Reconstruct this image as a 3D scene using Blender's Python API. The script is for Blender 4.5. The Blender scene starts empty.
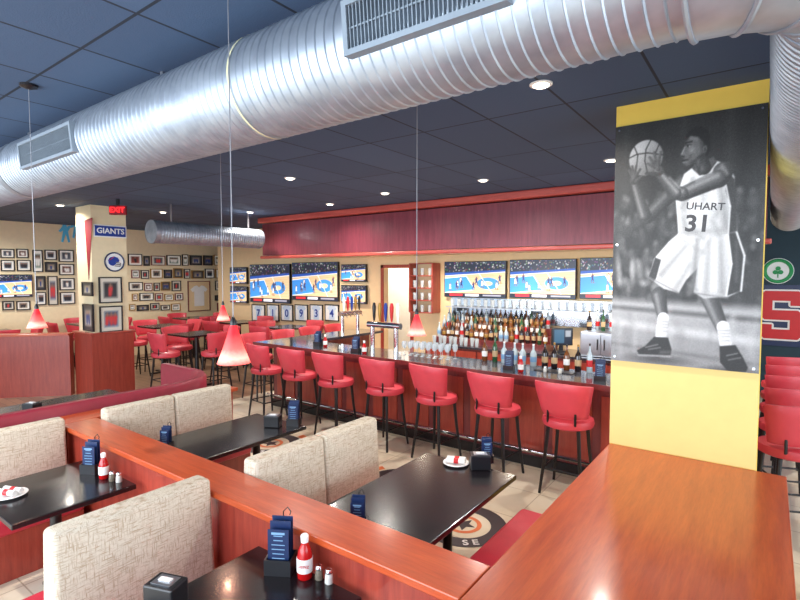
import bpy, bmesh, math, random
import numpy as np
from mathutils import Vector, Matrix
random.seed(7); rad=math.radians; PI=math.pi
S=bpy.context.scene; C=S.collection
try: S.view_settings.view_transform='Standard'
except Exception: pass
# ---------------------------------------------------------------- camera
TH=rad(36.4); PT=rad(2.85); H=2.2; FP=502.0
cd=bpy.data.cameras.new('camera'); cam=bpy.data.objects.new('camera',cd); C.objects.link(cam)
cam.location=(0,0,H); cam.rotation_euler=(rad(90)-PT,0,TH); cd.sensor_width=36; cd.lens=FP/800*36; cd.clip_start=.05
S.camera=cam
vF=Vector((-math.sin(TH)*math.cos(PT),math.cos(TH)*math.cos(PT),-math.sin(PT))); vR=Vector((math.cos(TH),math.sin(TH),0)); vU=vR.cross(vF)
def at(px,py,X=None,Y=None,Z=None):
    r=vF+vR*((px-400)/FP)+vU*((300-py)/FP)
    if X is not None: t=X/r.x
    elif Y is not None: t=Y/r.y
    else: t=(Z-H)/r.z
    return Vector((0,0,H))+r*t
def xat(px,Y,py=300): return at(px,py,Y=Y).x
def yat(px,X,py=300): return at(px,py,X=X).y
ORD=['first','second','third','fourth','fifth','sixth','seventh','eighth','ninth','tenth','eleventh','twelfth','thirteenth','fourteenth','fifteenth','sixteenth','seventeenth','eighteenth','nineteenth','twentieth','twenty-first','twenty-second','twenty-third','twenty-fourth']
# ---------------------------------------------------------------- materials
def lin(c):
    return tuple(((v/255)/12.92 if v/255<=.04045 else ((v/255+.055)/1.055)**2.4) for v in c)
def newmat(name):
    m=bpy.data.materials.new(name); m.use_nodes=True; return m,m.node_tree,m.node_tree.nodes['Principled BSDF']
def N(nt,t,**k):
    n=nt.nodes.new(t)
    for a,b in k.items(): setattr(n,a,b)
    return n
def ramp(nt,fac,stops):
    r=N(nt,'ShaderNodeValToRGB'); e=r.color_ramp.elements
    while len(e)<len(stops): e.new(.5)
    for i,(p,c) in enumerate(stops): e[i].position=p; e[i].color=(*c,1)
    nt.links.new(fac,r.inputs[0]); return r.outputs[0]
def coords(nt,scale=(1,1,1),kind='Object',rot=(0,0,0)):
    tc=N(nt,'ShaderNodeTexCoord'); mp=N(nt,'ShaderNodeMapping'); mp.inputs['Scale'].default_value=scale; mp.inputs['Rotation'].default_value=rot
    nt.links.new(tc.outputs[kind],mp.inputs[0]); return mp.outputs[0]
def noise(nt,vec,scale,detail=3,rough=.5):
    n=N(nt,'ShaderNodeTexNoise'); n.inputs['Scale'].default_value=scale; n.inputs['Detail'].default_value=detail; n.inputs['Roughness'].default_value=rough
    nt.links.new(vec,n.inputs['Vector']); return n.outputs['Fac']
def bump(nt,b,h,st,dist=.01):
    n=N(nt,'ShaderNodeBump'); n.inputs['Strength'].default_value=st; n.inputs['Distance'].default_value=dist
    nt.links.new(h,n.inputs['Height']); nt.links.new(n.outputs[0],b.inputs['Normal'])
def pmat(name,col,rough=.5,metal=0,es=0,var=.08,vs=10,bp=0,bs=80,coat=0,alpha=1,stretch=(1,1,1)):
    m,nt,b=newmat(name); c=lin(col); v=coords(nt,stretch)
    f=noise(nt,v,vs); o=ramp(nt,f,[(.3,tuple(x*(1-var) for x in c)),(.7,tuple(min(1,x*(1+var)) for x in c))])
    nt.links.new(o,b.inputs['Base Color']); b.inputs['Roughness'].default_value=rough; b.inputs['Metallic'].default_value=metal
    b.inputs['Coat Weight'].default_value=coat; b.inputs['Coat Roughness'].default_value=.08
    if es: nt.links.new(o,b.inputs['Emission Color']); b.inputs['Emission Strength'].default_value=es
    if bp: bump(nt,b,noise(nt,coords(nt),bs),bp,.004)
    b.inputs['Alpha'].default_value=alpha
    return m
def wood(name,c1,c2,ax='X',rough=.3,coat=.35):
    m,nt,b=newmat(name); sc={'X':(.8,9,9),'Y':(9,.8,9),'Z':(9,9,.8)}[ax]
    f=noise(nt,coords(nt,sc),2.6,6,.6); g=noise(nt,coords(nt,tuple(s*5 for s in sc)),3,3)
    o=ramp(nt,f,[(.3,lin(c1)),(.5,tuple((a+b_)/2 for a,b_ in zip(lin(c1),lin(c2)))),(.72,lin(c2))])
    mx=N(nt,'ShaderNodeMix',data_type='RGBA',blend_type='MULTIPLY'); mx.inputs[0].default_value=.35
    nt.links.new(o,mx.inputs[6]); nt.links.new(ramp(nt,g,[(.3,(.6,.6,.6)),(.6,(1,1,1))]),mx.inputs[7])
    nt.links.new(mx.outputs[2],b.inputs['Base Color']); b.inputs['Roughness'].default_value=rough
    b.inputs['Coat Weight'].default_value=coat; b.inputs['Coat Roughness'].default_value=.12
    return m
M={}
M['counter']=wood('cherry counter wood',(168,62,22),(196,86,34),'Y',.3,.3)
M['capX']=wood('cherry cap wood',(176,68,32),(204,92,48),'X',.3,.3)
M['capY']=wood('cherry cap wood y',(176,68,32),(204,92,48),'Y',.3,.3)
M['panel']=wood('cherry panel wood',(144,52,42),(174,72,54),'Z',.35,.3)
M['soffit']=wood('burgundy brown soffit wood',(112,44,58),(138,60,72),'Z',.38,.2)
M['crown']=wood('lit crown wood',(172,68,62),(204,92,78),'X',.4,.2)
M['barwood']=wood('bar front wood',(104,42,44),(132,58,56),'Z',.35,.3)
M['red']=pmat('coral red vinyl',(204,62,74),.45,var=.05,bp=.15,bs=200,coat=.08)
M['redseat']=pmat('red seat vinyl',(194,44,62),.42,var=.05,bp=.15,bs=200)
M['burg']=pmat('burgundy red vinyl',(140,34,54),.4,var=.08,coat=.1)
M['black']=pmat('black metal',(26,22,24),.35,var=.1)
M['blackp']=pmat('black plastic',(28,28,32),.3,var=.1)
M['table']=pmat('black table laminate',(24,20,24),.22,var=.15,vs=30,coat=.15)
M['granite']=pmat('dark granite bar top',(56,54,62),.12,var=.7,vs=90,coat=.4)
M['cream']=pmat('cream wall paint',(236,218,180),.8,var=.03,bp=.1)
M['creamlit']=pmat('warm tan wall paint',(232,204,160),.8,var=.03)
M['yellow']=pmat('yellow pillar paint',(238,200,84),.6,var=.02,bp=.1)
M['yellowpale']=pmat('pale ochre pillar paint',(230,200,124),.6,var=.02,bp=.1)
M['teal']=pmat('dark teal wall paint',(34,58,70),.7,var=.05)
M['steel']=pmat('brushed steel',(190,192,198),.28,metal=.9,var=.06,stretch=(1,1,20))
M['chrome']=pmat('chrome',(225,225,228),.12,metal=1,var=.02)
M['white']=pmat('white enamel',(240,240,238),.4,var=.02)
M['paper']=pmat('white paper',(238,236,232),.7,var=.03)
M['paleblue']=pmat('pale blue mat board',(120,160,196),.7,var=.05)
M['icejersey']=pmat('pale grey blue jersey cloth',(196,212,230),.8,var=.05)
M['blue']=pmat('royal blue print',(24,60,150),.5,var=.05)
M['bluecard']=pmat('navy menu card',(26,44,84),.35,var=.1)
M['cyan']=pmat('sky blue print',(90,190,230),.5,var=.05)
M['redp']=pmat('red print',(200,30,36),.45,var=.05)
M['darkred']=pmat('dark red felt',(140,24,36),.8,var=.06)
M['green']=pmat('green sign enamel',(20,130,70),.5,es=.2,var=.05)
M['gold']=pmat('gold frame',(170,130,60),.4,metal=.5)
M['brownlab']=pmat('tan bottle label',(190,160,120),.6)
M['tape']=pmat('aged yellow tape',(206,200,160),.6,var=.05)
M['ketchup']=pmat('ketchup red plastic',(190,16,18),.25,var=.04,coat=.3)
M['salt']=pmat('salt filled glass',(225,222,214),.2,var=.1,vs=60)
M['pepper']=pmat('pepper filled glass',(120,110,96),.2,var=.3,vs=80)
M['lens']=pmat('lit lamp lens',(255,246,228),.5,es=9,var=0)
M['bulb']=pmat('warm bulb',(255,220,170),.5,es=9,var=0)
M['exit']=pmat('red lit exit letters',(245,30,34),.5,es=2,var=0)
M['glass']=pmat('clear drinking glass',(220,230,235),.05,var=.02,alpha=.38)
M['mirror']=pmat('back bar mirror',(190,196,204),.12,metal=.85,var=.03)
M['amber']=pmat('amber bottle glass',(110,62,28),.1,var=.1,coat=.5)
M['greeng']=pmat('green bottle glass',(38,78,46),.1,var=.1,coat=.5)
M['clearg']=pmat('clear bottle glass',(176,190,196),.08,var=.1,coat=.5)
M['darkg']=pmat('dark bottle glass',(34,26,28),.1,var=.1,coat=.5)
M['orangem']=pmat('orange floor inlay',(214,112,62),.4,var=.06)
M['inkm']=pmat('dark floor inlay',(52,46,48),.4,var=.06)
M['ink']=pmat('dark print ink',(62,60,62),.5,var=.2,vs=60)
M['grille']=pmat('galvanised grille',(140,150,160),.45,metal=.4,var=.05)
M['darkin']=pmat('dark duct interior',(24,26,30),.8)
M['cable']=pmat('grey steel cable',(150,150,155),.4,metal=.6)
M['screenframe']=pmat('tv bezel',(14,14,16),.3)
m,nt,b=newmat('glowing red lampshade'); tc=N(nt,'ShaderNodeTexCoord'); sp=N(nt,'ShaderNodeSeparateXYZ'); nt.links.new(tc.outputs['Generated'],sp.inputs[0])
f=noise(nt,coords(nt),70,3,.6); ad=N(nt,'ShaderNodeMath',operation='MULTIPLY_ADD'); nt.links.new(f,ad.inputs[0]); ad.inputs[1].default_value=.12; nt.links.new(sp.outputs[2],ad.inputs[2])
o=ramp(nt,ad.outputs[0],[(.05,lin((246,84,76))),(.22,lin((255,176,156))),(.45,lin((246,92,84))),(.85,lin((218,28,38)))])
nt.links.new(o,b.inputs['Base Color']); nt.links.new(o,b.inputs['Emission Color']); b.inputs['Emission Strength'].default_value=1.0; M['shade']=m
# fabric
m,nt,b=newmat('grey beige crosshatch fabric')
h1=noise(nt,coords(nt,(12,12,130)),1.6,2,.6); h2=noise(nt,coords(nt,(130,130,12)),1.3,2,.6)
r1=ramp(nt,h1,[(.5,(0,0,0)),(.66,(1,1,1))]); r2=ramp(nt,h2,[(.51,(0,0,0)),(.67,(1,1,1))])
mm=N(nt,'ShaderNodeMath',operation='MAXIMUM'); nt.links.new(r1,mm.inputs[0]); nt.links.new(r2,mm.inputs[1])
o=ramp(nt,mm.outputs[0],[(0,lin((210,201,183))),(1,lin((176,158,134)))])
nt.links.new(o,b.inputs['Base Color']); b.inputs['Roughness'].default_value=.85; bump(nt,b,noise(nt,coords(nt),260,2),.2,.003); M['fabric']=m
# ceiling tiles
m,nt,b=newmat('dark slate acoustic ceiling tiles'); br=N(nt,'ShaderNodeTexBrick'); br.offset=0; br.squash=1
br.inputs['Scale'].default_value=1; br.inputs['Brick Width'].default_value=.61; br.inputs['Row Height'].default_value=1.22; br.inputs['Mortar Size'].default_value=.009; br.inputs['Mortar Smooth'].default_value=.1
br.inputs['Color1'].default_value=(*lin((60,80,108)),1); br.inputs['Color2'].default_value=(*lin((68,89,118)),1); br.inputs['Mortar'].default_value=(*lin((26,34,48)),1)
nt.links.new(coords(nt),br.inputs['Vector']); nt.links.new(br.outputs['Color'],b.inputs['Base Color']); b.inputs['Roughness'].default_value=.8
bump(nt,b,noise(nt,coords(nt),120,3),.3,.004); M['ceil']=m
# floors
m,nt,b=newmat('cream speckled floor'); f=noise(nt,coords(nt),1.3,4,.6); o=ramp(nt,f,[(.35,lin((196,178,152))),(.5,lin((226,212,186))),(.7,lin((238,228,206)))])
br=N(nt,'ShaderNodeTexBrick'); br.offset=0; br.inputs['Scale'].default_value=1; br.inputs['Brick Width'].default_value=.6; br.inputs['Row Height'].default_value=.6; br.inputs['Mortar Size'].default_value=.005
br.inputs['Color1'].default_value=(1,1,1,1); br.inputs['Color2'].default_value=(.93,.93,.93,1); br.inputs['Mortar'].default_value=(.6,.55,.5,1); nt.links.new(coords(nt),br.inputs['Vector'])
mx=N(nt,'ShaderNodeMix',data_type='RGBA',blend_type='MULTIPLY'); mx.inputs[0].default_value=1; nt.links.new(o,mx.inputs[6]); nt.links.new(br.outputs['Color'],mx.inputs[7])
nt.links.new(mx.outputs[2],b.inputs['Base Color']); b.inputs['Roughness'].default_value=.3; M['floor']=m
m,nt,b=newmat('brown plank floor'); br=N(nt,'ShaderNodeTexBrick'); br.inputs['Scale'].default_value=1; br.inputs['Brick Width'].default_value=1.2; br.inputs['Row Height'].default_value=.14; br.inputs['Mortar Size'].default_value=.004
br.inputs['Color1'].default_value=(*lin((130,100,80)),1); br.inputs['Color2'].default_value=(*lin((158,124,98)),1); br.inputs['Mortar'].default_value=(*lin((60,44,36)),1); nt.links.new(coords(nt),br.inputs['Vector'])
nt.links.new(br.outputs['Color'],b.inputs['Base Color']); b.inputs['Roughness'].default_value=.3; M['plank']=m
# duct
m,nt,b=newmat('galvanised duct'); f=noise(nt,coords(nt,(4,4,4)),2.5,3,.5); o=ramp(nt,f,[(.3,lin((156,164,176))),(.7,lin((180,188,198)))])
nt.links.new(o,b.inputs['Base Color']); b.inputs['Metallic'].default_value=.75; b.inputs['Roughness'].default_value=.4; M['duct']=m
def vcmat(name,es,rough=.4):
    m,nt,b=newmat(name); a=N(nt,'ShaderNodeAttribute'); a.attribute_name='Col'
    nt.links.new(a.outputs['Color'],b.inputs['Base Color']); b.inputs['Roughness'].default_value=rough
    if es: nt.links.new(a.outputs['Color'],b.inputs['Emission Color']); b.inputs['Emission Strength'].default_value=es
    return m
M['tv']=vcmat('lit television picture',1.1,.3); M['poster']=vcmat('monochrome poster print',.0,.5); M['pic']=vcmat('printed picture',.1,.4)
# ---------------------------------------------------------------- mesh helpers
def obj(name,bm,m,parent=None,smooth=False):
    me=bpy.data.meshes.new(name)
    bmesh.ops.recalc_face_normals(bm,faces=bm.faces[:]); bm.to_mesh(me); bm.free(); me.materials.append(m)
    if smooth:
        for p in me.polygons: p.use_smooth=True
        try: me.set_sharp_from_angle(angle=rad(40))
        except Exception: pass
    o=bpy.data.objects.new(name,me); C.objects.link(o)
    if parent: o.parent=parent
    return o
def thing(name,label,cat,loc=(0,0,0),rz=0,group=None):
    o=bpy.data.objects.new(name,None); C.objects.link(o); o.location=loc; o.rotation_euler=(0,0,rz); o.empty_display_size=.1
    o['label']=label; o['category']=cat
    if group: o['group']=group
    return o
def tag(o,label,cat,group=None):
    o['label']=label; o['category']=cat
    if group: o['group']=group
    return o
def struct(name,bm,m,smooth=False):
    o=obj(name,bm,m,None,smooth); o['kind']='structure'; return o
def dup(root,loc,rz,label,group=None):
    r=root.copy(); C.objects.link(r); r.location=loc; r.rotation_euler=(0,0,rz); r['label']=label
    if group: r['group']=group
    for ch in list(root.children):
        c=ch.copy(); C.objects.link(c); c.parent=r
        for g in list(ch.children):
            d=g.copy(); C.objects.link(d); d.parent=c
    return r
def B(): return bmesh.new()
def box(bm,x0,x1,y0,y1,z0,z1,bev=0,seg=2,mat=None):
    t=bmesh.new(); bmesh.ops.create_cube(t,size=1)
    for v in t.verts: v.co=Vector(((x0+x1)/2+v.co.x*(x1-x0),(y0+y1)/2+v.co.y*(y1-y0),(z0+z1)/2+v.co.z*(z1-z0)))
    if bev: bmesh.ops.bevel(t,geom=t.edges[:],offset=bev,segments=seg,affect='EDGES',profile=.5)
    merge(bm,t,mat); return bm
def merge(bm,t,mat=None):
    if mat is not None: bmesh.ops.transform(t,matrix=mat,verts=t.verts)
    me=bpy.data.meshes.new('tmp'); t.to_mesh(me); t.free(); bm.from_mesh(me); bpy.data.meshes.remove(me)
def bx(*a,**k): return box(B(),*a,**k)
def tube(bm,pts,r,seg=10,cap=True,closed=False):
    pts=[Vector(p) for p in pts]; n=len(pts); rs=r if isinstance(r,(list,tuple)) else [r]*n; rings=[]
    prev=None
    for i,p in enumerate(pts):
        a=pts[(i-1)%n] if (i>0 or closed) else p; c=pts[(i+1)%n] if (i<n-1 or closed) else p
        t=(c-a).normalized()
        if prev is None: u=t.orthogonal().normalized()
        else:
            u=prev-t*prev.dot(t); u.normalize()
        prev=u; w=t.cross(u)
        rings.append([bm.verts.new(p+(u*math.cos(2*PI*k/seg)+w*math.sin(2*PI*k/seg))*rs[i]) for k in range(seg)])
    for i in range(n if closed else n-1):
        A=rings[i]; D=rings[(i+1)%n]
        for k in range(seg): bm.faces.new((A[k],A[(k+1)%seg],D[(k+1)%seg],D[k]))
    if cap and not closed: bm.faces.new(rings[0][::-1]); bm.faces.new(rings[-1])
    return bm
def lathe(bm,prof,c=(0,0,0),seg=24,cap=True):
    rings=[]
    for r,z in prof: rings.append([bm.verts.new((c[0]+r*math.cos(2*PI*k/seg),c[1]+r*math.sin(2*PI*k/seg),c[2]+z)) for k in range(seg)])
    for A,D in zip(rings,rings[1:]):
        for k in range(seg): bm.faces.new((A[k],A[(k+1)%seg],D[(k+1)%seg],D[k]))
    if cap: bm.faces.new(rings[0][::-1]); bm.faces.new(rings[-1])
    return bm
def prism(bm,poly,d,mat=None):
    t=bmesh.new(); a=[t.verts.new((x,y,0)) for x,y in poly]; c=[t.verts.new((x,y,d)) for x,y in poly]; n=len(poly)
    t.faces.new(a[::-1]); t.faces.new(c)
    for i in range(n): t.faces.new((a[i],a[(i+1)%n],c[(i+1)%n],c[i]))
    merge(bm,t,mat); return bm
FY=Matrix.Rotation(rad(90),4,'X')
def text(name,s,size,m,parent,mat,ext=.002,bold=0):
    cu=bpy.data.curves.new('t','FONT'); cu.body=s; cu.size=size; cu.align_x='CENTER'; cu.align_y='CENTER'; cu.extrude=ext; cu.offset=bold; cu.resolution_u=3
    t=bpy.data.objects.new('t',cu); C.objects.link(t); bpy.context.view_layer.update()
    me=bpy.data.meshes.new_from_object(t.evaluated_get(bpy.context.evaluated_depsgraph_get())); bpy.data.objects.remove(t)
    me.transform(mat); me.materials.clear(); me.materials.append(m)
    o=bpy.data.objects.new(name,me); C.objects.link(o); o.parent=parent; return o
# ---------------------------------------------------------------- painted pictures (vertex colours)
class Cv:
    def __init__(s,x0,x1,y0,y1,nx,ny,bg):
        s.X,s.Y=np.meshgrid(np.linspace(x0,x1,nx),np.linspace(y0,y1,ny)); s.nx,s.ny=nx,ny; s.a=np.zeros((ny,nx,3))+np.array(bg)/255.
    def put(s,al,col,shade=None):
        al=np.clip(al,0,1)[...,None]; col=np.array(col)/255.+np.zeros(s.a.shape)
        if shade is not None: col=col*shade[...,None]
        s.a=s.a*(1-al)+col*al
    def ell(s,cx,cy,rx,ry,col,soft=1,rot=0,k=0,op=1):
        c,n=math.cos(rot),math.sin(rot); dx=s.X-cx; dy=s.Y-cy; u=(dx*c+dy*n)/rx; v=(-dx*n+dy*c)/ry
        d=(np.sqrt(u*u+v*v)-1)*min(rx,ry); s.put(np.clip(.5-d/soft,0,1)*op,col,1+k*(-(dx/rx)*.5-(dy/ry)*.7))
    def limb(s,p,q,r0,r1,col,k=.3,soft=1,op=1):
        ex,ey=q[0]-p[0],q[1]-p[1]; L=ex*ex+ey*ey+1e-9; t=np.clip(((s.X-p[0])*ex+(s.Y-p[1])*ey)/L,0,1)
        dx=s.X-p[0]-t*ex; dy=s.Y-p[1]-t*ey; r=r0+(r1-r0)*t; d=np.sqrt(dx*dx+dy*dy)-r
        s.put(np.clip(.5-d/soft,0,1)*op,col,1+k*(-(dx/r)*.6-(dy/r)*.6))
    def poly(s,pts,col,soft=1,gx=0,gy=0,op=1):
        n=len(pts); D=np.full(s.X.shape,1e9); ins=np.zeros(s.X.shape,bool)
        for i in range(n):
            ax,ay=pts[i]; bx_,by=pts[(i+1)%n]; ex,ey=bx_-ax,by-ay; L=ex*ex+ey*ey+1e-9
            t=np.clip(((s.X-ax)*ex+(s.Y-ay)*ey)/L,0,1); D=np.minimum(D,np.hypot(s.X-ax-t*ex,s.Y-ay-t*ey))
            if ay!=by: ins^=((ay>s.Y)!=(by>s.Y))&(s.X<(bx_-ax)*(s.Y-ay)/(by-ay)+ax)
        d=np.where(ins,-D,D); xs=[p[0] for p in pts]; ys=[p[1] for p in pts]
        u=(s.X-sum(xs)/n)/(max(xs)-min(xs)+1e-6); v=(s.Y-sum(ys)/n)/(max(ys)-min(ys)+1e-6)
        s.put(np.clip(.5-d/soft,0,1)*op,col,1+gx*u+gy*v)
    def blur(s,n=1):
        for _ in range(n):
            p=np.pad(s.a,((1,1),(1,1),(0,0)),'edge'); s.a=(p[1:-1,1:-1]*2+p[:-2,1:-1]+p[2:,1:-1]+p[1:-1,:-2]+p[1:-1,2:])/6
    def flesh(s,p,q,r0,r1,base=62,hi=168):
        b_=(base,)*3; s.limb(p,q,r0,r1,b_,.35,1.1)
        ex,ey=q[0]-p[0],q[1]-p[1]; l=math.hypot(ex,ey)+1e-6; nx,ny=-ey/l,ex/l
        if nx*-.5+ny*-.8<0: nx,ny=-nx,-ny
        o=lambda pt,r,f:(pt[0]+nx*r*f,pt[1]+ny*r*f)
        s.limb(o(p,r0,.25),o(q,r1,.25),r0*.45,r1*.45,((base+hi)/2-4,)*3,0,max(r0*.9,2),.8)
        s.limb(o(p,r0,.42),o(q,r1,.42),r0*.14,r1*.14,(hi,)*3,0,max(r0*.6,1.6),.75)
    def mesh(s,name,w,h,m,mat,f=None):
        nx,ny=s.nx,s.ny; gx=np.linspace(0,1,nx); gy=np.linspace(0,1,ny); U,V=np.meshgrid(gx,gy)
        if f is None: co=np.stack([(U-.5)*w,(.5-V)*h,np.zeros_like(U)],-1).reshape(-1,3)
        else: co=f(U,V).reshape(-1,3)
        i=np.arange(ny-1)[:,None]*nx+np.arange(nx-1)[None]; q=np.stack([i+nx,i+nx+1,i+1,i],-1).reshape(-1,4)
        me=bpy.data.meshes.new(name); me.from_pydata(co.tolist(),[],q.tolist())
        at_=me.color_attributes.new('Col','FLOAT_COLOR','POINT'); a=np.clip(s.a,0,1).reshape(-1,3); a=np.where(a<=.04045,a/12.92,((a+.055)/1.055)**2.4)
        at_.data.foreach_set('color',np.concatenate([a,np.ones((len(a),1))],1).astype(np.float32).ravel())
        me.transform(mat); me.materials.append(m); return me
def link(name,me,parent=None):
    o=bpy.data.objects.new(name,me); C.objects.link(o)
    if parent: o.parent=parent
    return o
# ================================================================ SETTING
CZ=3.43; WY=8.6
f=B(); box(f,-7.6,5,-3,11.5,-.1,0); struct('floor',f,M['floor'])
f=B(); box(f,-15,-7.6,-3,11.5,-.1,0); struct('floor',f,M['plank'])
f=B(); box(f,-15,5,-3,11.5,CZ,CZ+.1); struct('ceiling',f,M['ceil'])
xo0=xat(384,WY); xo1=xat(411,WY)
f=B(); box(f,-12.9,xo0,WY,WY+.15,0,CZ); box(f,xo0,xo1,WY,WY+.15,2.35,CZ); box(f,xo1,-.9,WY,WY+.15,0,CZ); struct('wall_back',f,M['creamlit'])
struct('wall_left',bx(-14.15,-14,-3,11.3,0,CZ),M['cream'])
struct('wall_rear_left',bx(-14,5,11.3,11.45,0,CZ),M['teal'])
struct('wall_corridor',bx(-10.4,-4.4,10.4,10.5,0,CZ),M['white'])
f=B(); box(f,-12.9,-12.8,WY+.16,11.28,0,CZ); struct('wall_side_left',f,M['creamlit'])
# soffit
SX0=-8.9
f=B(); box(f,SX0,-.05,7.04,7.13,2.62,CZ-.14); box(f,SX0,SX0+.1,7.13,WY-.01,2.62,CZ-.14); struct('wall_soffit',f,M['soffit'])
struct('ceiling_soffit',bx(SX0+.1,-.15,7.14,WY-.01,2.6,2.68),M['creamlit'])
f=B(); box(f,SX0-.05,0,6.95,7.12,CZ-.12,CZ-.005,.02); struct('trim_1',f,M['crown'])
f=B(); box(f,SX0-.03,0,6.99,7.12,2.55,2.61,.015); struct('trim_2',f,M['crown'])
f=B(); box(f,xo0-.07,xo0,WY-.03,WY,0,2.42); box(f,xo1,xo1+.07,WY-.03,WY,0,2.42); box(f,xo0-.07,xo1+.07,WY-.03,WY,2.35,2.42); struct('trim_3',f,M['panel'])
# left pillar
f=B(); box(f,-10.2,-9.6,3.9,4.5,1.17,CZ); struct('wall_left_pillar',f,M['cream'])
f=B(); box(f,-10.26,-9.54,3.84,4.56,0,1.14); box(f,-10.29,-9.51,3.81,4.59,1.14,1.18,.01); struct('trim_4',f,M['panel'])
# yellow pillar
PX0,PX1,PY=-.945,-.04,3.96
struct('wall_pillar',bx(PX0,PX1,PY,PY+.6,0,CZ),M['yellow'])
# ================================================================ DUCTS
DY,DZ,DR=1.64,3.115,.235
dt=thing('air_duct','large galvanised spiral duct sweeping under the ceiling over the booths','duct',(-7,DY,DZ))
def ringtube(bm,path,R0,seg=48):
    rings=[]
    for i,(p,t) in enumerate(path):
        p=Vector(p); t=Vector(t).normalized(); u=Vector((0,0,1)); w=t.cross(u)
        rings.append([bm.verts.new(p+(u*math.cos(2*PI*k/seg)+w*math.sin(2*PI*k/seg))*R0) for k in range(seg)])
    for A,D in zip(rings,rings[1:]):
        for k in range(seg): bm.faces.new((A[k],A[(k+1)%seg],D[(k+1)%seg],D[k]))
    return bm
def ribs(p0,t,n,pitch):
    out=[]
    for i in range(n):
        s=i*pitch
        for q in (0,.004,.009,pitch-.004): out.append((p0+t*(s+q),t))
    return out
def ribtube(path,R0,seg=48,ridge=.005):
    bm=B(); rings=[]
    for i,(p,t) in enumerate(path):
        u=Vector((0,0,1)); w=t.cross(u); r=R0+(ridge if i%4==1 else 0)
        rings.append([bm.verts.new(p+(u*math.cos(2*PI*k/seg)+w*math.sin(2*PI*k/seg))*r) for k in range(seg)])
    for A,D in zip(rings,rings[1:]):
        for k in range(seg): bm.faces.new((A[k],A[(k+1)%seg],D[(k+1)%seg],D[k]))
    return bm
o0=Vector((-7,DY,DZ)); cx=-.2; R0=.41; cy=DY+R0
obj('duct_pipe',ribtube(ribs(Vector((-13.95,DY,DZ))-o0,Vector((1,0,0)),275,.05),DR),M['duct'],dt,True)
eb=B(); prev=None
for g in range(6):
    a=rad(90)*g/5; p=Vector((cx+R0*math.sin(a),cy-R0*math.cos(a),DZ))-o0; t=Vector((math.cos(a),math.sin(a),0)); w=t.cross(Vector((0,0,1)))
    seg=44; k_=1/math.cos(rad(9)); ring=[eb.verts.new(p+(Vector((0,0,1))*math.cos(2*PI*k/seg)+w*math.sin(2*PI*k/seg)*k_)*(DR+.012)) for k in range(seg)]
    if prev:
        for k in range(seg): eb.faces.new((prev[k],prev[(k+1)%seg],ring[(k+1)%seg],ring[k]))
    prev=ring
obj('duct_elbow',eb,M['duct'],dt,True)
X2=cx+R0
obj('duct_pipe',ribtube(ribs(Vector((X2,cy,DZ))-o0,Vector((0,1,0)),156,.05),DR),M['duct'],dt,True)
for a in range(0,6,1):
    an=rad(90)*a/5; p=Vector((cx+R0*math.sin(an),cy-R0*math.cos(an),DZ))-o0; t=Vector((math.cos(an),math.sin(an),0)); w=t.cross(Vector((0,0,1)))
    obj('elbow_seam',tube(B(),[p+(Vector((0,0,1))*math.cos(2*PI*k/40)+w*math.sin(2*PI*k/40))*(DR+.014) for k in range(40)],.008,6,closed=True),M['duct'],dt,True)
for x in (-5.2,-7.6,-10):
    obj('duct_joint',ringtube(B(),[(Vector((x+q,DY,DZ))-o0,(1,0,0)) for q in (-.04,.04)],DR+.007,44),M['duct'],dt,True)
for x in (-3.0,-5.2,-7.6,-10):
    obj('hanger_strap',bx(x-.012,x+.012,DY-.003,DY+.003,DZ+DR,CZ-.001,mat=Matrix.Translation(-o0)),M['steel'],dt)
obj('tape_band',ringtube(B(),[(Vector((-2.0+q,DY,DZ))-o0,(1,0,0)) for q in (-.006,.006)],DR+.007,44),M['tape'],dt,True)
def grille(x0,x1):
    c=(x0+x1)/2; w=(x1-x0)/2; m4=Matrix.Translation(Vector((c,DY,DZ))-o0)@Matrix.Rotation(rad(5),4,'X')
    yy=-DR-.025
    fr=B()
    box(fr,-w,w,yy,yy+.09,.075,.095,mat=m4); box(fr,-w,w,yy,yy+.09,-.095,-.075,mat=m4); box(fr,-w,-w+.022,yy,yy+.09,-.075,.075,mat=m4); box(fr,w-.022,w,yy,yy+.09,-.075,.075,mat=m4)
    g=obj('vent_grille',fr,M['grille'],dt)
    sl=B(); n=int(w*2/.018)
    for i in range(n):
        x=-w+.03+(2*w-.06)*i/(n-1); box(sl,x-.0018,x+.0018,yy+.008,yy+.026,-.075,.075,mat=m4)
    box(sl,-w+.02,w-.02,yy+.012,yy+.022,-.003,.003,mat=m4)
    obj('louvre',sl,M['grille'],g)
    obj('grille_backing',bx(-w+.02,w-.02,yy+.04,yy+.05,-.08,.08,mat=m4),M['darkin'],g)
grille(-1.28,-.64); grille(-4.6,-3.65)
d2=thing('air_duct','short small galvanised duct below the far ceiling beside the maroon soffit','duct',(-8.4,5.6,2.93))
obj('duct_pipe',ribtube(ribs(Vector((0,-1.2,0)),Vector((0,1,0)),43,.05),.19,32),M['duct'],d2,True)
obj('duct_end_cap',ringtube(B(),[((0,-1.26,0),(0,1,0)),((0,-1.2,0),(0,1,0))],.2,32),M['duct'],d2,True)
obj('duct_end_plate',tube(B(),[(0,-1.255,0),(0,-1.245,0)],.197,32),M['duct'],d2)
obj('duct_end_plate',tube(B(),[(0,.945,0),(0,.955,0)],.197,32),M['duct'],d2)
for y in (-.9,.7): obj('hanger_strap',bx(-.012,.012,y-.01,y+.01,.19,CZ-2.93-.001),M['steel'],d2)
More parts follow.
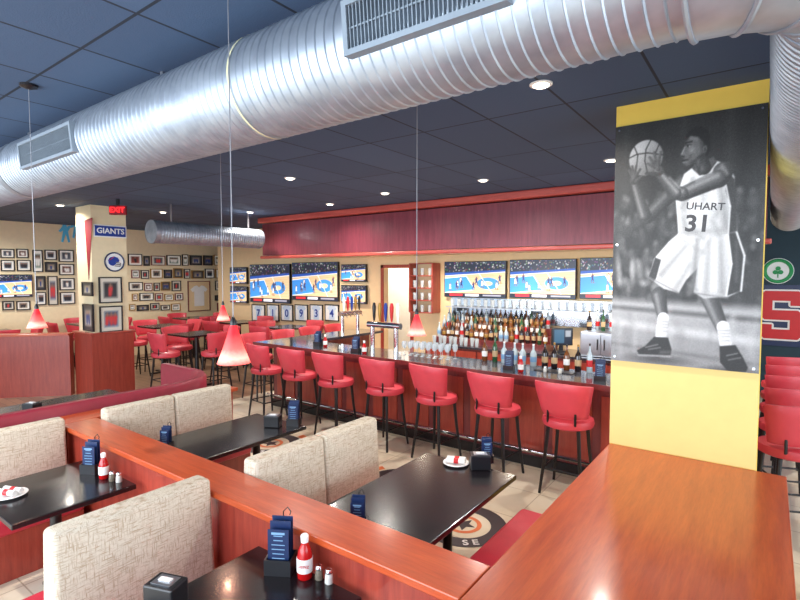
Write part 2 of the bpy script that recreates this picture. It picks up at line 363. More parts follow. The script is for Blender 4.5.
# ================================================================ CEILING FIXTURES
dl0=None
dls=[(541,84,'beside the big duct left of the yellow pillar'),(611,160,'just left of the yellow pillar'),(483,180,'over the middle of the bar'),(385,193,'over the left half of the bar'),(330,204,'at the left end of the row by the soffit'),(163,212,'near the left pillar and exit sign'),(250,212,'above the small far duct'),(290,178,'alone between big duct and bar row'),(60,205,'behind the big duct at the far left')]
lights=[]
for px,py,d in dls:
    p=at(px,py,Z=CZ)
    if dl0 is None:
        dl0=thing('recessed_downlight','round white recessed ceiling downlight '+d,'ceiling light',(p.x,p.y,CZ),0,'recessed ceiling downlights')
        obj('trim_ring',lathe(B(),[(.05,-.002),(.054,-.01),(.072,-.007),(.074,-.001)],seg=24),M['white'],dl0,True)
        obj('lens',lathe(B(),[(.048,-.014),(.04,-.018),(.01,-.02)],seg=24),M['lens'],dl0,True)
    else: dup(dl0,(p.x,p.y,CZ),0,'round white recessed ceiling downlight '+d)
    lights.append((p.x,p.y))
ex=thing('exit_sign','red lit exit sign hanging from the ceiling beside the left pillar','exit sign',(-8.55,3.89,3.25),rad(40))
obj('housing',bx(-.13,.13,-.03,.03,-.075,.075,.008),M['darkred'],ex); obj('stem',bx(-.02,.02,-.02,.02,.075,CZ-3.25),M['black'],ex)
text('letters','EXIT',.115,M['exit'],ex,Matrix.Translation((0,-.033,0))@FY,.002,.003)
def cone(bm,R_,h,z0):
    lathe(bm,[(R_,z0),(R_*.98,z0+.004),(R_*.6,z0+h*.45),(R_*.2,z0+h),(R_*.18,z0+h)],seg=28,cap=False)
    lathe(bm,[(R_*.96,z0+.001),(R_*.57,z0+h*.44),(R_*.17,z0+h-.002)],seg=28,cap=False); return bm
pend=[(-1.76,1.24,1.84,.155,.066,'nearest of all, over the front booth table'),(-1.69,2.46,1.84,.125,.057,'over the right booth table by the counter'),(-3.9,1.24,1.85,.125,.06,'over the left edge booth table'),(-3.48,2.36,1.84,.12,.052,'over the middle booth table')]
for x,y,z,h,r_,d in pend:
    p=thing('pendant_lamp','red glass cone pendant lamp '+d,'pendant lamp',(x,y,z),0,'red cone pendants')
    obj('shade',cone(B(),r_,h,0),M['shade'],p,True); obj('bulb',lathe(B(),[(.005,.02),(.016,.03),(.018,.045),(.01,.07)],seg=14),M['bulb'],p,True)
    obj('cap',lathe(B(),[(r_*.2,h),(r_*.2,h+.015),(.004,h+.035)],seg=14),M['black'],p,True)
    obj('cord',tube(B(),[(0,0,h+.03),(0,0,CZ-z-.02)],.0022,6),M['cable'],p); obj('ceiling_canopy',lathe(B(),[(.05,CZ-z),(.05,CZ-z-.015),(.015,CZ-z-.03)],seg=18),M['black'],p)
# ================================================================ POSTER
pt=thing('basketball_poster','tall black and white basketball player poster mounted on the yellow pillar','poster',((PX0+PX1)/2,PY-.02,2.3))
ul=at(617,127,Y=PY-.02); ur=at(767.5,103,Y=PY-.02); ll=at(614,362,Y=PY-.02); lr=at(764,372,Y=PY-.02)
cv=Cv(615,768,112,367,306,510,(30,30,30)); G=lambda v:(v,v,v)
rs=np.random.RandomState(3)
cv.put(np.clip((cv.Y-112)/240,0,1)*.6,G(56))
for x in (628,655,690,735,752): cv.limb((x,108),(x+rs.uniform(-6,6),190),3,5,G(rs.choice([20,48])),0,9,.6)
for i in range(190):
    x=rs.uniform(612,770); y=rs.uniform(188,300); g=rs.uniform(16,74); g2=rs.uniform(50,112)
    cv.ell(x,y+6,rs.uniform(3.5,6),rs.uniform(5,8),G(g),5,op=.8); cv.ell(x,y-2,2.3,2.9,G(g2),3.6,op=.7)
for i in range(12): cv.ell(rs.uniform(616,656),rs.uniform(240,292),rs.uniform(1.5,4),rs.uniform(3,7),G(rs.uniform(110,170)),5,op=.8)
cv.poly([(610,298),(775,304),(775,375),(610,375)],G(136),9,0,-.3)
cv.poly([(610,306),(775,314),(775,318),(610,309)],G(64),5)
cv.poly([(610,320),(775,333),(775,342),(610,327)],G(180),6); cv.poly([(610,346),(775,358),(775,361),(610,349)],G(96),4)
for i in range(30): 
    x=rs.uniform(612,768); cv.limb((x,rs.uniform(305,330)),(x+rs.uniform(-2,2),rs.uniform(335,367)),1.5,2.5,G(rs.choice([104,170])),0,6,.3)
cv.ell(668,362,26,4,G(60),6); cv.ell(742,368,20,4,G(56),6)
cv.blur(3)
# far (guide) arm
cv.flesh((690,178),(654,211),8,7,42,110); cv.flesh((652,212),(648,203),6.8,6.4,42,112); cv.flesh((650,209),(638,174),6.4,3.8,46,136)
# legs, knees bent
cv.flesh((694,258),(668,284),15,9.5,50,158); cv.flesh((667,284),(668,296),9,8.2,46,144); cv.ell(665,286,5,5.5,G(112),5,op=.8); cv.flesh((668,293),(674,324),8,5,50,160)
cv.limb((673.5,318),(671,342),6.2,5.8,G(206),.2)
for y in (321,324,327,331): cv.limb((667.5,y),(678.5,y+.5),.5,.5,G(150),0,1.2)
cv.poly([(664,338),(679,338),(683,350),(682,356),(668,360),(648,359),(645,354),(654,349)],G(24),1.2); cv.limb((647,359),(682,357.5),1.1,1.1,G(130),0); cv.limb((655,350),(668,346),.6,.6,G(110),0,1.4); cv.limb((658,352),(671,349),.6,.6,G(100),0,1.4); cv.limb((672,354),(681,353),2,1.4,G(64),0,3)
cv.flesh((731,258),(721,290),15,10,50,150); cv.ell(716,294,6,6.5,G(110),6,op=.8); cv.flesh((719,293),(735,330),9,5.6,50,160)
cv.limb((734,324),(738,346),6.2,5.8,G(208),.2)
for y in (328,331,334,338): cv.limb((729+(y-329)*.3,y),(740,y-1),.5,.5,G(150),0,1.2)
cv.poly([(731,343),(746,341),(753,352),(758,362),(756,368),(741,369),(732,359)],G(22),1.2); cv.limb((739,369),(757,367.5),1.1,1.1,G(130),0); cv.limb((738,352),(748,349),.6,.6,G(110),0,1.4); cv.limb((740,356),(751,353),.6,.6,G(100),0,1.4)
# loose shorts
cv.poly([(688,229),(742,226),(751,254),(749,288),(738,294),(714,296),(704,290),(707,266),(696,278),(689,291),(673,287),(656,275),(662,255),(677,238)],G(190),1.3,-.16,-.1)
for a,b_,w_,g in (((706,236),(704,286),4,108),((718,240),(716,292),2.4,136),((729,240),(732,290),3,124),((694,244),(670,272),3.4,124),((684,242),(666,262),2,148),((702,240),(688,274),2.4,224),((711,242),(709,284),1.6,216),((723,238),(724,286),2.2,226),((699,262),(686,286),3,136),((737,236),(741,262),2,224),((690,236),(712,250),1.6,140),((722,232),(708,256),1.4,150)): cv.limb(a,b_,w_*.5,w_,G(g),0,5.5,.7)
cv.poly([(735,228),(742,228),(751,254),(749,288),(736,293),(740,262)],G(40),1.3); cv.limb((735,228),(740,262),.8,.8,G(215),0,1); cv.limb((740,262),(736,293),.8,.8,G(215),0,1); cv.limb((742.5,228),(751.5,254),.9,.9,G(205),0,1); cv.limb((751.5,254),(749.5,288),.9,.9,G(205),0,1); cv.limb((744,240),(745,278),1,1.4,G(74),0,4,.8)
cv.poly([(657,272),(663,254),(670,257),(665,276),(662,279),(656,275)],G(46),1.2); cv.limb((670,257),(665,277),.6,.6,G(210),0,1)
cv.limb((689,291),(657,275),.7,.7,G(110),0,1.5,.8); cv.limb((705,291),(737,295),.7,.7,G(110),0,1.5,.8)
cv.limb((688,231),(742,228),2,2,G(210),0,1); cv.limb((688,233.8),(742,231),.6,.6,G(70),0,1)
# loose torso jersey
cv.poly([(691,170),(700,164),(706,170),(716,168),(722,160),(734,166),(740,178),(740,200),(744,230),(714,236),(687,234),(685,212),(683,194)],G(200),1.3,-.22,-.12)
for a,b_,w_,g in (((700,176),(690,204),3,120),((695,190),(692,226),2.4,144),((712,236),(702,228),3,134),((727,184),(734,226),3.2,122),((689,210),(697,230),2.4,134),((720,218),(728,234),2.2,134),((716,176),(722,200),2,224),((704,180),(700,206),2,222),((732,196),(724,214),2,142),((690,230),(740,228),2.4,142),((709,178),(711,198),1.4,150)): cv.limb(a,b_,w_*.4,w_,G(g),0,6,.75)
cv.poly([(733,170),(740,180),(744,230),(736,232),(737,205),(732,190)],G(44),1.3); cv.limb((732,184),(737,206),.6,.6,G(210),0,1); cv.limb((737,206),(736,232),.6,.6,G(210),0,1)
for a,b_ in (((700,165),(707,172)),((707,172),(716,169)),((716,169),(722,161))): cv.limb(a,b_,1.1,1.1,G(54),0,1)
cv.poly([(700,162),(720,156),(722,161),(716,168),(707,171)],G(74),1.2,-.2,.1); cv.limb((704,167),(712,164),1,1,G(120),0,4,.8)
# near arm
cv.flesh((729,172),(726,178),9.8,9,50,150); cv.flesh((725,178),(690,190),8.8,7.2,50,168); cv.flesh((689,190),(680,187),7.2,6.9,50,150); cv.flesh((682,189),(664,166),6.7,4,50,168)
cv.limb((716,187),(694,195),1.4,1.1,G(26),0,3,.8); cv.limb((718,172),(704,178),1.2,.8,G(190),0,4,.6); cv.limb((686,183),(676,172),.8,.6,G(190),0,3,.6); cv.limb((728,166),(733,174),1.2,1,G(170),0,4,.6)
# neck and head, turned up toward the ball
cv.flesh((711,166),(706,154),7,6.6,42,108); cv.limb((708,156),(706,168),.9,.9,G(34),0,3,.7)
cv.ell(703.5,142.5,10.6,14,G(60),1.1,.2,.15); cv.poly([(692.5,138),(696,134),(705,137),(708,150),(701,159),(693,159.5),(690,154)],G(96),4,op=.9)
cv.poly([(691.6,142),(686.8,150),(687.8,152.6),(692.5,153)],G(96),1.2); cv.limb((688.3,151.8),(690.8,152.4),.7,.6,G(30),0,1); cv.limb((691,143),(688.4,149),.5,.6,G(160),0,1.4,.8)
cv.ell(695,158.2,5,3.8,G(78),2)
cv.poly([(691.5,134.5),(693.5,128.8),(700,125),(708,125),(714,130),(716.6,138),(715.5,151),(712.5,156),(712,148),(709.4,140),(704,134.2),(697,132.4)],G(17),1.8)
cv.ell(711.2,147.5,2.1,3.6,G(84),1.1,.1); cv.ell(711.2,148,.9,1.9,G(36),1)
cv.ell(694.6,142.4,2.1,.95,G(150),.8); cv.ell(694.1,142.5,.9,.95,G(10),.6); cv.limb((692.2,141.2),(697.2,141.4),.4,.4,G(20),0,.9); cv.limb((691.4,139.2),(698,138.4),.6,.7,G(20),0,1); cv.limb((699.5,147),(696.5,154),.7,.7,G(46),0,3,.7)
cv.limb((689.2,156.4),(694.6,156),.9,.5,G(24),0,.9); cv.limb((689.6,158.4),(694,158.2),.6,.4,G(110),0,1.2); cv.ell(698.5,147,2.6,3,G(134),4,op=.8); cv.limb((697,134.6),(703,136.5),.8,.8,G(136),0,3.5,.8); cv.limb((698,160),(709,153),1,1,G(36),0,3,.8)
# ball
cv.ell(650,149,18.6,18.6,G(132),1.2,0,.45); cv.ell(644,140,5,4.5,G(190),9,op=.5)
for pts in ([(631.5,147),(640,144),(652,144),(668.5,148)],[(655,131),(650,140),(649,152),(653,167.5)],[(637,136),(641,145),(640,156),(636.5,162)],[(664,137),(660,146),(661,156),(664.5,162)]):
    for a,b_ in zip(pts,pts[1:]): cv.limb(a,b_,.6,.6,G(34),0,1)
# hands
cv.ell(664,164,6,5.2,G(62),1.2,.5,.3); cv.ell(663,162,3,2.6,G(120),3)
for q in ((652,155),(654,148.5),(659,144),(666,144.5)):
    mx_=((664+q[0])/2-1,(162+q[1])/2-1); cv.limb((664,162),mx_,2.2,1.9,G(66),.4); cv.limb(mx_,q,1.9,1.3,G(76),.4)
cv.limb((661,167),(651,165),2.3,1.7,G(52),.3)
cv.ell(637,171,4.6,5,G(50),1.2,0,.3)
for q in ((631.5,160),(635,156),(639.5,156),(644,160)): cv.limb((637,170),q,2,1.3,G(60),.4)
cv.limb((640,172),(646,168),2,1.5,G(56),.4)
cv.blur(2)
gr=rs.normal(0,.03,cv.a.shape[:2]); cv.a+=gr[...,None]
cv.a=np.clip(cv.a*1.0+.025,0,.86)
zt=(ul.z+ur.z)/2; zb=(ll.z+lr.z)/2
def pf(U,V):
    x=PX0+.002+(PX1-PX0-.004)*U; z=zt+(zb-zt)*V; return np.stack([x,np.full_like(x,PY-.022),z],-1)
me=cv.mesh('print',1,1,M['poster'],Matrix.Translation(-pt.location),pf); link('print',me,pt)
obj('backing_board',bx(PX0+.002,PX1-.002,PY-.021,PY-.001,zb,zt,mat=Matrix.Translation(-pt.location)),M['blackp'],pt)
def pw(px,py):
    u=(px-615)/153; v=(py-112)/255; return Vector((PX0+.002+(PX1-PX0-.004)*u,PY-.0228,zt+(zb-zt)*v))-pt.location
text('jersey_number','31',.155,M['ink'],pt,Matrix.Translation(pw(706,221.5))@Matrix.Rotation(rad(4),4,'Y')@FY,.0005,.004)
text('jersey_lettering','UHART',.068,M['ink'],pt,Matrix.Translation(pw(713,204.5))@Matrix.Rotation(rad(6),4,'Y')@FY,.0005,.001)
for sx in (PX0+.03,PX1-.03):
    for z in (zt-.03,(zt+zb)/2,zb+.03):
        obj('standoff_bolt',tube(B(),[Vector((sx,PY-.02,z))-pt.location,Vector((sx,PY-.03,z))-pt.location],.008,12),M['chrome'],pt)
struct('trim_5',bx(PX0-.001,PX1+.001,PY-.003,PY,.93,zb-.002),M['yellowpale'])
# ================================================================ COUNTER, HALF WALLS
ct=thing('service_counter','broad glossy orange cherry wood counter in front of the yellow pillar','counter',(-.4,2.2,0))
L=Matrix.Translation((.4,-2.2,0))
obj('countertop',bx(-.945,.12,.4,PY-.006,.885,.93,.008,mat=L),M['counter'],ct); obj('base_panel',bx(-.9,.07,.45,PY-.006,0,.884,mat=L),M['panel'],ct)
w1=thing('half_wall','long orange wood half wall with flat cap dividing the near and far booths','half wall',(-3,1.82,0)); L=Matrix.Translation((3,-1.82,0))
obj('wall_panel',bx(-4.81,-.95,1.72,1.91,0,.889,mat=L),M['panel'],w1); obj('wall_cap',bx(-4.81,-.948,1.674,1.955,.89,.93,.006,mat=L),M['capX'],w1)
w0=thing('half_wall','short orange wood half wall crossing the left end of the booths','half wall',(-4.96,2.1,0)); L=Matrix.Translation((4.96,-2.1,0))
obj('wall_panel',bx(-5.06,-4.86,.8,3.4,0,.889,mat=L),M['panel'],w0); obj('wall_cap',bx(-5.1,-4.815,.78,3.44,.89,.93,.006,mat=L),M['capY'],w0)
w3=thing('half_wall','tall red wood half wall running left from the left pillar','half wall',(-10.2,3.9,0),math.atan2(-1.6,-1.5))
obj('wall_panel',bx(.14,2.6,-.08,.08,0,1.1),M['panel'],w3); obj('wall_cap',bx(.14,2.6,-.12,.12,1.1,1.14,.006),M['capX'],w3)
# ================================================================ BOOTH BENCHES
def wedge(x0b,x1b,x0t,x1t,y0,y1,z0,z1,bev=.03):
    t=bmesh.new(); bmesh.ops.create_cube(t,size=1)
    for v in t.verts:
        top=v.co.z>0; xl,xr=(x0t,x1t) if top else (x0b,x1b)
        v.co=Vector((xl if v.co.x<0 else xr, y0 if v.co.y<0 else y1, z1 if top else z0))
    bmesh.ops.bevel(t,geom=t.edges[:],offset=bev,segments=4,affect='EDGES',profile=.5); return t
def bench(label,xb,y0,y1,left,right,ncush,ztop=1.02):
    yc=(y0+y1)/2; t=thing('booth_bench',label,'booth bench',(xb,yc,0),0,'booth benches'); w=(y1-y0)/2
    for i in range(ncush):
        a=-w+2*w*i/ncush+(.003 if i else 0); c=-w+2*w*(i+1)/ncush-.003
        obj('backrest',wedge(-.10 if left else -.06,.10 if right else .06,-.065 if left else -.05,.065 if right else .05,a,c,.46,ztop,.028),M['fabric'],t,True)
        if left: obj('seat',bx(-.54,-.105,a,c,.34,.47,.035,4),M['redseat'],t,True)
        if right: obj('seat',bx(.105,.54 if left else .41,a,c,.34,.47,.035,4),M['redseat'],t,True)
    obj('bench_base',bx(-.49 if left else -.06,.49 if left else .38,-w+.01,w-.01,0,.34),M['panel'],t)
    return t
XB=-2.65
bench('double sided woven fabric booth bench behind the half wall, beside the right hand table',XB,1.965,3.2,True,True,2)
bench('double sided woven fabric booth bench nearest the camera, in front of the half wall',XB,.85,1.66,True,True,1)
bench('woven fabric booth bench behind the half wall, backing on the short cross wall',-4.72,1.965,3.25,False,True,2)
bench('woven fabric booth bench at the left edge, in front of the half wall',-4.72,.85,1.66,False,True,1)
def sidebench(label,y0,y1):
    t=thing('booth_bench',label,'booth bench',(-1.2,(y0+y1)/2,0),0,'booth benches'); w=(y1-y0)/2
    obj('seat',bx(-.25,.28,-w,w,.34,.47,.035,4),M['redseat'],t,True); obj('bench_base',bx(-.2,.28,-w+.01,w-.01,0,.34),M['panel'],t)
    obj('backrest',bx(.215,.285,-w,w,.475,.86,.02,3),M['redseat'],t,True)
sidebench('plain red vinyl bench against the counter base beside the yellow pillar',1.965,3.5)
sidebench('plain red vinyl bench against the counter base in front of the half wall',.85,1.66)
bq=thing('curved_banquette','burgundy vinyl banquette with a rounded end behind the short cross wall','banquette',(-5.22,2,0))
pts=[(-5.2,.6),(-5.2,2.9)]+[(-5.8+.6*math.cos(rad(a)),2.9+.6*math.sin(rad(a))) for a in range(10,91,10)]+[(-6.5,3.5)]
def sweepwall(pts,t0,z0,z1):
    t=bmesh.new(); n=len(pts); Lp=[];Rp=[]
    for i,(x,y) in enumerate(pts):
        a=Vector(pts[max(i-1,0)]); c=Vector(pts[min(i+1,n-1)]); d=(c-a).normalized(); nn=Vector((-d.y,d.x)); Lp.append(Vector((x,y))+nn*t0); Rp.append(Vector((x,y))-nn*t0)
    ring=[]
    for l,r in zip(Lp,Rp): ring.append([t.verts.new((l.x,l.y,z0)),t.verts.new((r.x,r.y,z0)),t.verts.new((r.x,r.y,z1-.03)),t.verts.new((r.x*.8+l.x*.2,r.y*.8+l.y*.2,z1)),t.verts.new((l.x*.8+r.x*.2,l.y*.8+r.y*.2,z1)),t.verts.new((l.x,l.y,z1-.03))])
    for A,D in zip(ring,ring[1:]):
        for k in range(6): t.faces.new((A[k],A[(k+1)%6],D[(k+1)%6],D[k]))
    t.faces.new(ring[0][::-1]); t.faces.new(ring[-1]); bmesh.ops.translate(t,vec=(5.22,-2,0),verts=t.verts); return t
obj('backrest',sweepwall(pts,.055,.4,1.02),M['burg'],bq,True)
obj('plinth',sweepwall(pts,.045,0,.4),M['panel'],bq)
obj('seat',bx(-.62,-.045,-1.3,.8,.36,.47,.035,3),M['burg'],bq,True)
# ================================================================ TABLES
def btable(label,x0,x1,y0,y1):
    t=thing('booth_table',label,'table',((x0+x1)/2,(y0+y1)/2,0),0,'black booth tables'); w=(x1-x0)/2; l=(y1-y0)/2
    obj('tabletop',bx(-w,w,-l,l,.715,.75,.006),M['table'],t)
    for s in ((-1,1) if l>.5 else (0,)):
        obj('pedestal',tube(B(),[(0,s*l*.55,.03),(0,s*l*.55,.715)],.035,14),M['black'],t,True)
        f=B(); box(f,-.2,.2,s*l*.55-.03,s*l*.55+.03,0,.03,.008); box(f,-.03,.03,s*l*.55-.2,s*l*.55+.2,0,.03,.008); obj('foot',f,M['black'],t)
btable('glossy black booth table behind the half wall, right one beside the counter',-2.22,-1.44,1.97,3.38)
btable('glossy black booth table behind the half wall, middle one with a shaker caddy',-4.3,-3.55,1.97,3.3)
btable('glossy black booth table in the front booth nearest the camera',-2.17,-1.44,.95,1.665)
btable('glossy black booth table at the left edge in front of the half wall',-4.3,-3.5,.95,1.665)
btable('dark booth table beyond the burgundy banquette',-6.75,-5.98,1.5,2.9)
# ================================================================ STOOLS
st=thing('bar_stool','x','bar stool',(0,0,0),0,'red bar stools along the front of the bar')
obj('seat',lathe(B(),[(.05,.675),(.21,.68),(.245,.695),(.255,.73),(.245,.765),(.2,.785),(.05,.79)],seg=28),M['red'],st,True)
bb=B(); nu,nv=26,10; inn=[];out=[]
for j in range(nv+1):
    v=j/nv; halfw=.22+.068*v; z=.8+.335*v; yb=-.185-.075*v
    ri=[];ro=[]
    for i in range(nu+1):
        u=i/nu*2-1; au=abs(u)
        x=halfw*(u*.72+.28*math.sin(u*PI/2)); y=yb+.1*au**2.6
        zz=z+(.012*(1-au*au) if j>nv-2 else 0)
        th=.032*(1-.7*max(0,au-.9)/.1)
        if j in(0,nv): th*=.5
        elif j in (1,nv-1): th*=.92
        nx_=u*.6; ny_=-1+.3*au; l=math.hypot(nx_,ny_); nx_/=l; ny_/=l
        ri.append(bb.verts.new((x-nx_*th,y-ny_*th,zz))); ro.append(bb.verts.new((x+nx_*th,y+ny_*th,zz)))
    inn.append(ri);out.append(ro)
for j in range(nv):
    for i in range(nu):
        bb.faces.new((inn[j][i],inn[j][i+1],inn[j+1][i+1],inn[j+1][i])); bb.faces.new((out[j][i],out[j+1][i],out[j+1][i+1],out[j][i+1]))
    for i in (0,nu): bb.faces.new((inn[j][i],out[j][i],out[j+1][i],inn[j+1][i]))
for i in range(nu):
    bb.faces.new((inn[0][i],out[0][i],out[0][i+1],inn[0][i+1])); bb.faces.new((inn[nv][i],inn[nv][i+1],out[nv][i+1],out[nv][i]))
obj('backrest',bb,M['red'],st,True)
for sx in (-1,1): obj('back_post',tube(B(),[(sx*.13,-.16,.69),(sx*.135,-.21,.75),(sx*.135,-.205,.86)],.012,8),M['black'],st,True)
for sx in (-1,1):
    for sy in (-1,1): obj('leg',tube(B(),[(sx*.15,sy*.15,.68),(sx*.17,sy*.17,.4),(sx*.21,sy*.21,0)],[.02,.018,.014],8),M['black'],st,True)
obj('foot_rail',tube(B(),[(-.185,-.185,.26),(.185,-.185,.26),(.185,.185,.26),(-.185,.185,.26)],.01,8,closed=True),M['black'],st,True)
SX=[xat(p,5.05,420) for p in (568,498,436,385,338,302,270)]
st.location=(SX[0],5.05,0); st['label']='red vinyl bar stool at the bar front, nearest to the yellow pillar'
for i,x in enumerate(SX[1:]): dup(st,(x,5.05+random.uniform(-.04,.04),0),rad(random.uniform(-8,8)),'red vinyl bar stool at the bar front, %s from the yellow pillar'%ORD[i+1])
for i,y in enumerate((5.35,6.1,6.85,7.6,8.35)): dup(st,(.19,y,0),rad(22),'red bar stool right of the yellow pillar, %s in the receding row'%ORD[i],'bar stools right of the pillar')
for i,y in enumerate((5.7,6.4,7.1,7.8)): dup(st,(-7.35,y,0),rad(-90),'red bar stool at the left end arm of the bar, %s from the corner'%ORD[i],'bar stools at the left end of the bar')
HT=[(-9.0,5.5),(-11.0,5.9),(-10.4,7.5),(-12.4,7.5),(-12.95,5.2),(-12.6,3.2),(-8.5,7.4),(-12.3,1.0)]
HN=['closest beyond the left pillar','behind the closest one','under the wall televisions','in the far corner','directly behind the left pillar','behind the tall half wall','beside the bar end','at the far left edge']
h0=thing('high_table','x','table',(0,0,0),0,'square high tables')
obj('tabletop',bx(-.38,.38,-.38,.38,1.03,1.065,.006),M['table'],h0); obj('pedestal',tube(B(),[(0,0,.03),(0,0,1.03)],.04,12),M['black'],h0,True)
f=B(); box(f,-.3,.3,-.035,.035,0,.03,.008); box(f,-.035,.035,-.3,.3,0,.03,.008); obj('foot',f,M['black'],h0)
for i,((x,y),d) in enumerate(zip(HT,HN)):
    if i==0: h0.location=(x,y,0); h0['label']='black square high table '+d
    else: dup(h0,(x,y,0),0,'black square high table '+d)
    for k,(dx,dy,rz,sd) in enumerate(((0,-.62,0,'near'),(.62,0,90,'right'),(0,.62,180,'far'),(-.62,0,-90,'left'))):
        dup(st,(x+dx,y+dy,0),rad(rz+random.uniform(-5,5)),'red stool on the %s side of the high table %s'%(sd,d),'red stools around the high tables')
# ================================================================ BAR
bar=thing('bar_counter','long U shaped bar with dark granite top and red wood front','bar',(-3.6,5.6,0)); L=Matrix.Translation((3.6,-5.6,0))
f=B(); prism(f,[(-6.9,5.25),(-.28,5.25),(-.28,7.9),(-.95,7.9),(-.95,5.95),(-6.25,5.95),(-6.25,7.9),(-6.9,7.9)],.045,L@Matrix.Translation((0,0,1.04))); obj('countertop',f,M['granite'],bar)
f=B(); prism(f,[(-6.7,5.5),(-.48,5.5),(-.48,7.85),(-.62,7.85),(-.62,5.64),(-6.56,5.64),(-6.56,7.85),(-6.7,7.85)],1.04,L); obj('bar_front',f,M['barwood'],bar)
f=B()
for i in range(12):
    x=-6.6+i*.52; box(f,x,x+.42,5.485,5.5,.2,.92,.004,mat=L)
obj('raised_panels',f,M['panel'],bar)
f=B(); tube(f,[Vector((x,5.36,.22))+L.translation for x in (-6.7,-.5)],.022,12); obj('foot_rail',f,M['chrome'],bar,True)
obj('kick_board',bx(-6.72,-.46,5.47,5.499,0,.12,mat=L),M['black'],bar)
f=B(); box(f,-6.91,-.27,5.238,5.249,1.035,1.09,mat=L); obj('edge_trim',f,M['barwood'],bar)
bk=thing('back_bar','long dark back bar cabinet with stepped bottle display under the televisions','cabinet',(-3.4,8.1,0)); L=Matrix.Translation((3.4,-8.1,0))
XB0,XB1=-5.15,-1.4
obj('body',bx(XB0,XB1,7.78,8.55,0,.9,mat=L),M['barwood'],bk); obj('worktop',bx(XB0-.02,XB1,7.74,8.56,.9,.94,.005,mat=L),M['granite'],bk)
xb1=xat(552,8.1)
for i,(ya,zz) in enumerate(((8.0,1.04),(8.18,1.16),(8.36,1.28))): obj('bottle_step',bx(XB0+.05,xb1-.05,ya,8.55 if i==2 else ya+.178,.941,zz,mat=L),M['barwood'],bk)
for i in range(7): 
    dd=obj('cabinet_door',bx(XB0+.03+i*.53,XB0+.53+i*.53,7.765,7.779,.1,.86,.003,mat=L),M['panel'],bk); obj('handle',bx(XB0+.48+i*.53,XB0+.495+i*.53,7.745,7.764,.5,.7,mat=L),M['chrome'],dd)
tag(obj('bar_mirror',bx(XB0+.1,XB1-.1,8.565,8.597,1.32,1.76),M['mirror']),'wide mirror on the wall behind the bar bottles','mirror')
sh=thing('wall_shelf','thin steel shelf of glassware just below the bar televisions','shelf',(-3.3,8.45,1.58))
obj('shelf_board',bx(-1.75,1.75,-.12,.1,0,.018),M['steel'],sh)
for x in (-1.5,0,1.5): obj('bracket',bx(x-.012,x+.012,-.1,.1,-.07,-.001),M['black'],sh)
def bottle(m,h,r,capm,labm):
    t=thing('liquor_bottle','x','bottle',(0,0,0),0,'liquor bottles on the stepped back bar')
    obj('glass_body',lathe(B(),[(r*.9,0),(r,.01),(r,h*.55),(r*.8,h*.64),(r*.34,h*.74),(r*.3,h*.92),(r*.3,h*.93)],seg=12),m,t,True)
    obj('paper_label',lathe(B(),[(r*1.02,h*.2),(r*1.03,h*.21),(r*1.03,h*.42),(r*1.02,h*.43)],seg=12),labm,t,True)
    obj('cap',lathe(B(),[(r*.33,h*.925),(r*.35,h),(.002,h*1.005)],seg=10),capm,t); return t
kinds=[('amber',bottle(M['amber'],.3,.036,M['black'],M['paper'])),('green',bottle(M['greeng'],.34,.033,M['black'],M['brownlab'])),('clear',bottle(M['clearg'],.27,.04,M['white'],M['paleblue'])),('dark',bottle(M['darkg'],.31,.037,M['gold'],M['brownlab'])),('gold labelled',bottle(M['amber'],.25,.044,M['gold'],M['gold'])),('red labelled',bottle(M['clearg'],.33,.033,M['black'],M['redp']))]
used=set()
def putbottle(x,y,z,tail,group=None):
    k=random.choice([0,0,1,2,2,3,3,4,5]); nm,src=kinds[k]; lab='%s glass liquor bottle, %s'%(nm,tail)
    if k not in used and group is None: used.add(k); src.location=(x,y,z); src['label']=lab
    else: dup(src,(x,y,z),0,lab,group)
for row,(y,z) in enumerate(((8.09,1.04),(8.27,1.16),(8.45,1.28))):
    x=XB0+.12; i=0
    while x<xb1-.1 and i<24:
        putbottle(x,y+random.uniform(-.015,.015),z+.001,'%s from the left on the %s step'%(ORD[i],['front','middle','top'][row])); x+=.09+random.uniform(0,.016); i+=1
for i in range(11):
    putbottle(-2.95+i*.13+random.uniform(-.015,.015),5.88,1.086,'%s from the left on the inner bar edge'%ORD[i],'bottles on the inner bar edge')
g0=thing('drinking_glass','x','glass',(0,0,0),0,'glasses on the steel shelf')
obj('bowl',lathe(B(),[(.028,0),(.03,.004),(.04,.14),(.037,.14),(.027,.01)],seg=12,cap=False),M['glass'],g0,True); obj('glass_base',lathe(B(),[(.028,-.0),(.028,.008)],seg=12),M['glass'],g0)
for i in range(24):
    lab='clear tumbler on the steel shelf below the televisions, %s from the left'%ORD[i]; x=-4.95+i*.142
    if i==0: g0.location=(x,8.43,1.6); g0['label']=lab
    else: dup(g0,(x,8.43,1.6),0,lab)
for i in range(9): dup(g0,(-5.0+i*.11,7.86+(i%2)*.04,.942),0,'clear tumbler on the back bar worktop, %s from the left'%ORD[i],'glasses on the back bar worktop')
wg=thing('wine_glass','x','glass',(0,0,0),0,'stemmed glasses on the bar top')
obj('bowl',lathe(B(),[(.004,.09),(.025,.1),(.038,.14),(.034,.19),(.032,.19),(.035,.14),(.02,.105)],seg=12,cap=False),M['glass'],wg,True); obj('stem',lathe(B(),[(.034,0),(.032,.004),(.004,.01),(.004,.09)],seg=12),M['glass'],wg,True)
n=0
for r_ in range(2):
    for i in range(8):
        x=-4.1+i*.1+r_*.05; y=5.66+r_*.12; lab='stemmed wine glass, %s along the %s row of glasses on the bar'%(ORD[i],['near','far'][r_])
        if n==0: wg.location=(x,y,1.086); wg['label']=lab
        else: dup(wg,(x,y,1.086),0,lab)
        n+=1
tp=thing('beer_tap_tower','x','beer tap',(0,0,0),0,'beer tap towers')
